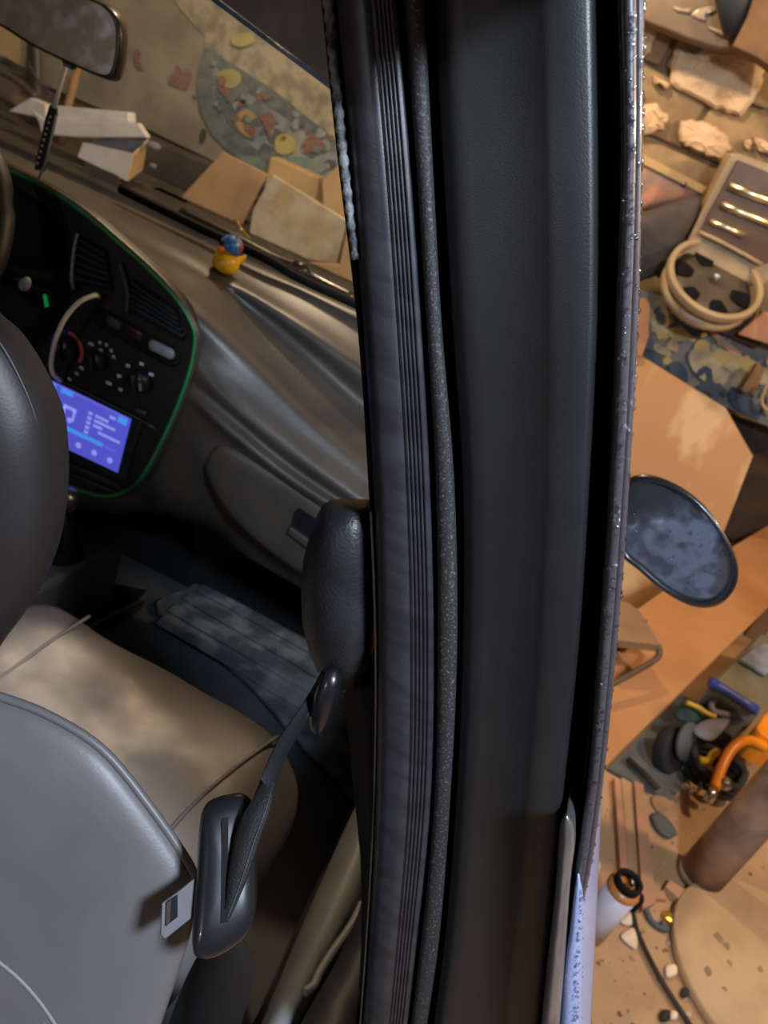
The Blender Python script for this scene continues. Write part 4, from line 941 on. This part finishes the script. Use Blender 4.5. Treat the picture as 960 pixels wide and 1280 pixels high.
bit('pink_box', prism([Y(a, b, 2.53) for a, b in ((954, 390), (990, 400), (990, 440), (922, 418))], (0, .05, 0)), 'pink_wood', 'faded pink brick-like box at the right edge below the motor', 'box', smooth=False, bevel=.004)
bit('dark_bag', pillow(cat([Y(a, b, 2.66) for a, b in ((780, 270), (806, 264), (846, 250), (876, 245), (872, 270), (852, 306), (846, 320), (830, 340), (780, 350))], 3, True), (0, -1, 0), .07, .05, 4), 'dark_fabric', 'dark fabric bag slumped left of the motor', 'bag')
bit('fabric_bundle', prism([Y(a, b, 2.6) for a, b in ((836, 352), (850, 348), (900, 385), (950, 402), (948, 412), (905, 408), (850, 385))], (0, .05, 0)), 'dark_fabric', 'dark flat bundle tucked under the motor end', 'bundle', smooth=False)
bit('pink_rag', pillow(cat([Y(a, b, 2.80) for a, b in ((780, 200), (806, 196), (840, 212), (880, 236), (872, 246), (850, 252), (806, 262), (780, 266))], 3, True), (0, -1, 0), .03, .02, 4), 'pink_rag', 'pinkish crumpled rag above the dark bag', 'rag')
bit('wooden_lath', prism([Y(a, b, 2.76) for a, b in ((790, 186), (806, 194), (884, 234), (878, 242), (806, 206), (790, 198))], (0, .02, 0)), 'cardboard_pale', 'pale wooden lath over the pink rag', 'wood', smooth=False)
bit('screw_head', lathe(Y(856, 231, 2.755), (0, -1, 0), [(0, 0), (.01, 0), (.008, .008), (0, .01)], 10), 'chrome', 'single bright screw head on the pale lath', 'screw')
# top right: covered drum, dark pipe, wooden beam
bit('hanging_board', prism(cat([Y(a, b, 2.72) for a, b in ((760, -20), (800, 22), (830, 36), (870, 52), (905, 62), (918, 58), (930, 20), (925, -60), (800, -120), (740, -80))], 4, True), (0, .14, 0)), 'drum_grey', 'dusty grey-brown board hanging at the top right', 'board', bevel=.01)
for i, pl in enumerate(([(842, 8), (856, 12), (864, 10), (862, 16), (846, 14)], [(864, 18), (876, 10), (892, 8), (894, 14), (884, 16), (872, 22), (882, 24), (878, 26)], [(884, 34), (896, 36), (908, 42), (914, 44), (914, 49), (900, 44)])):
    o = bit('plastic_wrap', pillow(cat([Y(a, b, 2.715) for a, b in pl], 3, True), (0, -1, 0), .006, .004, 2), 'plastic_wrap', ('torn clear plastic strip nearest the door frame, top right', 'crinkled clear plastic in the middle of the hanging board', 'small plastic shred beside the dark pipe, top right')[i], 'plastic', smooth=False); o['group'] = 'torn plastic on the hanging board'
bit('dark_pipe', tube([Y(922, -40, 2.66), Y(920, 0, 2.66), Y(917, 44, 2.66)], [.075, .06, .03], 14), 'dark_blue_grey', 'dark tapering pipe end beside the wooden beam', 'pipe')
bit('wooden_beam', prism([Y(a, b, 2.60) for a, b in ((950, -30), (1020, -10), (1000, 110), (946, 72), (916, 58), (935, 20))], (0, .12, 0)), 'brown_wood', 'thick brown wooden beam in the top right corner', 'beam', smooth=False, bevel=.006)

# ------------------------------------------------------------------ floor clutter
vz = Vector((0, 0, 1))
cb = Z(736, 1164, .0)
CANR = .034
CAN = thing('spray_can', 'white tin can with black cap standing on the floor by the door', 'can', cb)
obj('can_body', lathe(cb, vz, [(0, 0), (CANR, 0), (CANR, .150), (0, .150)], 26), 'can_label', CAN)
obj('can_shoulder', lathe(cb, vz, [(CANR*1.01, .147), (CANR*1.05, .151), (CANR*1.05, .157), (CANR*.8, .165), (.0, .165)], 26), 'can_rim', CAN)
obj('can_cap', ring(cb+Vector((0, 0, .162)), vz, CANR*.62, CANR*.84, .02, 20), 'dull_black', CAN)
obj('nozzle', lathe(cb+Vector((.004, 0, .165)), vz, [(0, 0), (.007, 0), (.007, .018), (0, .02)], 10), 'chrome', CAN)
obj('trigger', obox(cb+Vector((CANR*1.0, -.004, .14)), (.018, .02, .04), (1, 0, 0), (0, 1, 0), (0, 0, 1)), 'dull_black', CAN, bevel=.003)
# planks on the floor
def fpr(pl, z, th): return prism([Z(a, b, z+th) for a, b in pl], (0, 0, -th))
PLG = thing('floor_frame', 'dusty wooden frame of two pinkish battens lying on the floor', 'wood frame', Z(800, 1040, 0))
obj('batten', fpr([(768, 972), (776, 974), (786, 1088), (776, 1088)], 0, .02), 'pink_wood', PLG, smooth=False)
obj('batten', fpr([(793, 976), (804, 980), (820, 1128), (804, 1136)], 0, .02), 'pink_wood', PLG, smooth=False)
obj('infill_board', fpr([(777, 972), (792, 976), (806, 1112), (788, 1110)], 0, .008), 'tan_floor', PLG, smooth=False)
obj('cross_batten', fpr([(786, 1110), (830, 1114), (834, 1124), (790, 1124)], .0, .012), 'pink_wood', PLG, smooth=False)
bit('loose_plank', fpr([(832, 1108), (838, 1100), (866, 1118), (856, 1130)], 0, .02), 'pink_wood', 'short loose plank between iron post and round lid', 'plank', smooth=False)
# iron post
pb = Z(872, 1098, 0); pr = .053
PO = thing('iron_post', 'thick rusty iron post standing on the floor at right', 'post', pb)
obj('shaft', lathe(pb, vz, [(0, 0), (pr, 0), (pr*1.0, .2), (pr*.97, .5), (pr*.98, .95), (0, .95)], 30), 'rusty_iron', PO)
obj('collar', lathe(pb, vz, [(pr*1.0, 0), (pr*1.06, 0), (pr*1.06, .015), (pr*1.0, .02)], 30), 'rusty_iron', PO)
# round lid
lc = Z(974, 1226, .025)
lr = (Z(862, 1226, .025)-lc).length
LD = thing('round_lid', 'big round dusty lid lying on the floor at the lower right', 'lid', Vector((lc.x, lc.y, 0)))
obj('lid_disc', lathe(Vector((lc.x, lc.y, 0)), vz, [(0, 0), (lr*.99, 0), (lr, .006), (lr, .020), (lr*.985, .025), (0, .025)], 48), 'disc_dust', LD)
for a, b, s in ((898, 1172, .012), (908, 1182, .009), (884, 1214, .010), (912, 1204, .007), (906, 1236, .006), (950, 1212, .008)):
    p = Z(a, b, .0252); obj('stain_mark', prism([p+Vector((math.cos(t)*s*random.uniform(.6, 1.2), math.sin(t)*s*random.uniform(.6, 1.4), 0)) for t in [k*math.pi/5 for k in range(10)]], (0, 0, .0006)), 'stain', LD, smooth=False)
# cord
bit('electric_cable', tube(cat([Z(a, b, .012) for a, b in ((780, 1124), (790, 1138), (796, 1162), (808, 1190), (826, 1224), (846, 1256), (872, 1296))], 5), .0055, 8), 'tyre', 'thin black cord snaking from the can to the round lid', 'cord')
# scraps
scr = [((732, 1070), (750, 1078), (746, 1094), (734, 1090), 'paper_scrap', 'pale paper scrap above the tin can', 'paper'),
       ((776, 1168), (794, 1160), (796, 1186), (782, 1178), 'paper_scrap', 'crumpled pale paper scrap left of the black cord', 'paper'),
       ((832, 1208), (844, 1206), (846, 1218), (834, 1222), 'paper_scrap', 'tiny pale scrap right of the black cord', 'paper'),
       ((776, 1150), (788, 1140), (790, 1156), (780, 1156), 'paper_scrap', 'small paper shred touching the black cord', 'paper'),
       ((838, 1264), (846, 1266), (846, 1274), (838, 1274), 'paper_scrap', 'pale crumb at the bottom edge by the cord', 'paper')]
for a, b, c, d, m, lb_, ct_ in scr:
    bit('paper_scrap', pillow(cat([Z(*q, .006) for q in (a, b, c, d)], 3, True), vz, .008, .005, 2), m, lb_, ct_, smooth=False)['group'] = 'paper scraps on the floor'
bit('brass_nut', lathe(Z(834, 1150, .0), vz, [(0, 0), (.016, 0), (.016, .014), (.008, .016), (0, .016)], 6), 'gold_scrap', 'shiny brass nut on the floor', 'nut', smooth=False)
bit('small_clamp', tube(cat([Z(a, b, .008) for a, b in ((806, 1132), (812, 1148), (822, 1158), (834, 1162), (826, 1152))], 3), .007, 8), 'grey_slab', 'small bent grey clamp beside the brass nut', 'clamp')
bit('dark_pebble', pillow(cat([Z(a, b, .01) for a, b in ((826, 1264), (836, 1264), (836, 1276), (826, 1276))], 3, True), vz, .012, .01, 2), 'tyre', 'dark lump on the floor at the bottom edge', 'lump', smooth=False)
bit('dark_chip', pillow(cat([Z(a, b, .008) for a, b in ((852, 1236), (860, 1236), (860, 1246), (852, 1246))], 3, True), vz, .008, .008, 2), 'tyre', 'small dark chip touching the round lid', 'chip', smooth=False)
bit('flat_grey_stone', pillow(cat([Z(a, b, .01) for a, b in ((814, 1018), (828, 1018), (846, 1040), (836, 1048), (820, 1036))], 3, True), vz, .01, .008, 3), 'grey_slab', 'flat grey stone beside the wooden frame', 'stone', smooth=False)
bit('tan_scrap', pillow(cat([Z(a, b, .006) for a, b in ((814, 996), (834, 994), (840, 1008), (822, 1014))], 3, True), vz, .006, .004, 2), 'stick_wood', 'small tan leaf-like scrap above the grey stone', 'scrap', smooth=False)
# under the platform
bit('grey_slab', fpr([(760, 960), (850, 868), (880, 880), (900, 920), (840, 1000), (792, 978)], 0, .012), 'grey_slab', 'grey concrete slab under the platform edge', 'slab', smooth=False)
bit('black_rod', tube([Z(784, 948, .03), Z(806, 968, .03), Z(822, 986, .03)], .009, 8), 'tyre', 'black rod lying on the grey slab', 'rod')
bit('black_roller', lathe(Z(838, 938, .05), (.7, -.5, .5), [(0, -.02), (.065, -.02), (.07, -.012), (.07, .012), (.065, .02), (0, .02)], 26), 'tyre', 'black wheel lying on the grey slab', 'wheel')
bit('grey_disc', lathe(Z(856, 926, .10), (.7, -.5, .5), [(0, 0), (.055, 0), (.055, .012), (0, .012)], 24), 'grey_slab', 'grey disc leaning on the black wheel', 'disc')
bit('tyre_coil', tube([Z(886, 972, .03)+Vector((math.cos(t)*(.075+.006*math.sin(5*t)), math.sin(t)*.07, .012+.006*math.sin(3*t)+.02*k_)) for k_ in (0, 1, 2) for t in [k*math.pi/14 for k in range(28)]], .011, 8), 'tyre', 'dark rubber coil behind the iron post', 'coil')
bit('dark_box', obox(Z(884, 918, .035), (.09, .09, .07), (.8, .6, 0), (-.6, .8, 0), (0, 0, 1)), 'dull_black', 'dark box among the clutter under the tub', 'box', smooth=False, bevel=.004)
bit('green_cloth', pillow(cat([Z(a, b, .10) for a, b in ((842, 892), (856, 878), (880, 884), (900, 892), (880, 902), (856, 902))], 3, True), vz, .02, .02, 2), 'green_cloth', 'dark green cloth bundled by the platform edge', 'cloth')
bit('yellow_strap', tube(cat([Z(a, b, .135) for a, b in ((858, 878), (872, 884), (884, 892), (894, 896))], 4), .008, 8), 'yellow_plastic', 'yellow strap across the green cloth', 'strap')
bit('yellow_clip', tube(cat([Z(a, b, .09) for a, b in ((874, 950), (884, 952), (890, 944), (896, 940))], 4), .012, 8), 'yellow_plastic', 'yellow plastic clip next to the orange handle', 'clip')
bit('grey_rag', pillow(cat([Z(a, b, .13) for a, b in ((866, 910), (884, 900), (912, 900), (900, 918), (888, 926), (872, 920))], 3, True), vz, .015, .01, 3), 'grey_cloth', 'light grey rag below the blue-rimmed tub', 'rag')
bit('grey_hook', tube(cat([Z(a, b, .14) for a, b in ((896, 874), (890, 878), (890, 888), (902, 892), (918, 894), (930, 898))], 4), .010, 8), 'grey_cloth', 'pale grey plastic hook under the blue-rimmed tub', 'hook')
TB = thing('plastic_tub', 'clear plastic tub with blue rim at the right edge', 'tub', Z(925, 870, 0))
tz = .16
tb_ = [(886, 850), (918, 836), (960, 800), (1010, 800), (1010, 860), (948, 890)]
obj('tub_body', prism([Z(a, b, tz+.03) for a, b in ((890, 852), (950, 890), (1030, 810), (950, 790))], (0, 0, -.17)), 'tub_clear', TB, smooth=False, bevel=.01)
obj('blue_edge', tube([Z(a, b, tz+.04) for a, b in ((887, 852), (900, 859), (930, 878), (947, 889))], .016, 8), 'blue_rim', TB)
obj('tub_lid', prism([Z(a, b, tz+.05) for a, b in ((926, 824), (945, 808), (1020, 790), (1020, 820), (958, 842))], (0, 0, -.01)), 'tub_lid', TB, smooth=False)
OH = thing('orange_tool', 'orange tubular tool handle beside the iron post', 'tool', Z(905, 965, 0))
obj('handle', tube(cat([Z(a, b, z) for a, b, z in ((893, 986, .10), (900, 964, .12), (912, 940, .15), (926, 928, .17), (940, 926, .17), (956, 934, .16))], 5), .014, 10), 'orange_plastic', OH)
obj('ferrule', tube([Z(884, 1002, .07), Z(893, 986, .10)], .013, 10), 'chrome', OH)
obj('tool_head', prism(cat([Z(a, b, .19) for a, b in ((946, 908), (966, 886), (985, 900), (985, 930), (960, 922))], 2, True), (0, 0, -.10)), 'orange_plastic', OH, smooth=False, bevel=.004)
obj('chrome_cap', lathe(Z(906, 980, .11), (0, -.6, .8), [(0, 0), (.018, 0), (.016, .014), (0, .018)], 14), 'chrome', OH)
CH = thing('metal_chain', 'short metal chain lying by the orange tool', 'chain', Z(870, 990, 0))
for k in range(7):
    p = Z(856+k*6, 984+5*math.sin(k*1.2)-1*k+k*1.5, .05); d = (1, .2, .2) if k % 2 else (.3, 1, .3)
    obj('link', ring(p, d, .006, .011, .004, 12), 'chrome' if k > 3 else 'rusty_iron', CH)

# loose grit and chips on the floor
V, F = [], []
for i in range(420):
    a, b = random.uniform(720, 985), random.uniform(985, 1320)
    p = Z(a, b, .001); r_ = .002+.007*random.random()**3; n0 = len(V); t0 = random.random()*6
    V += [p+Vector((math.cos(t0+k*1.5708)*r_*random.uniform(.5, 1.3), math.sin(t0+k*1.5708)*r_*random.uniform(.5, 1.3), 0)) for k in range(4)]+[p+Vector((0, 0, r_*.7))]
    F += [(n0, n0+1, n0+4), (n0+1, n0+2, n0+4), (n0+2, n0+3, n0+4), (n0+3, n0, n0+4)]
o = obj('floor_grit', (V, F), 'grit', FLR, smooth=False); o['kind'] = 'stuff'
bpy.context.view_layer.update()
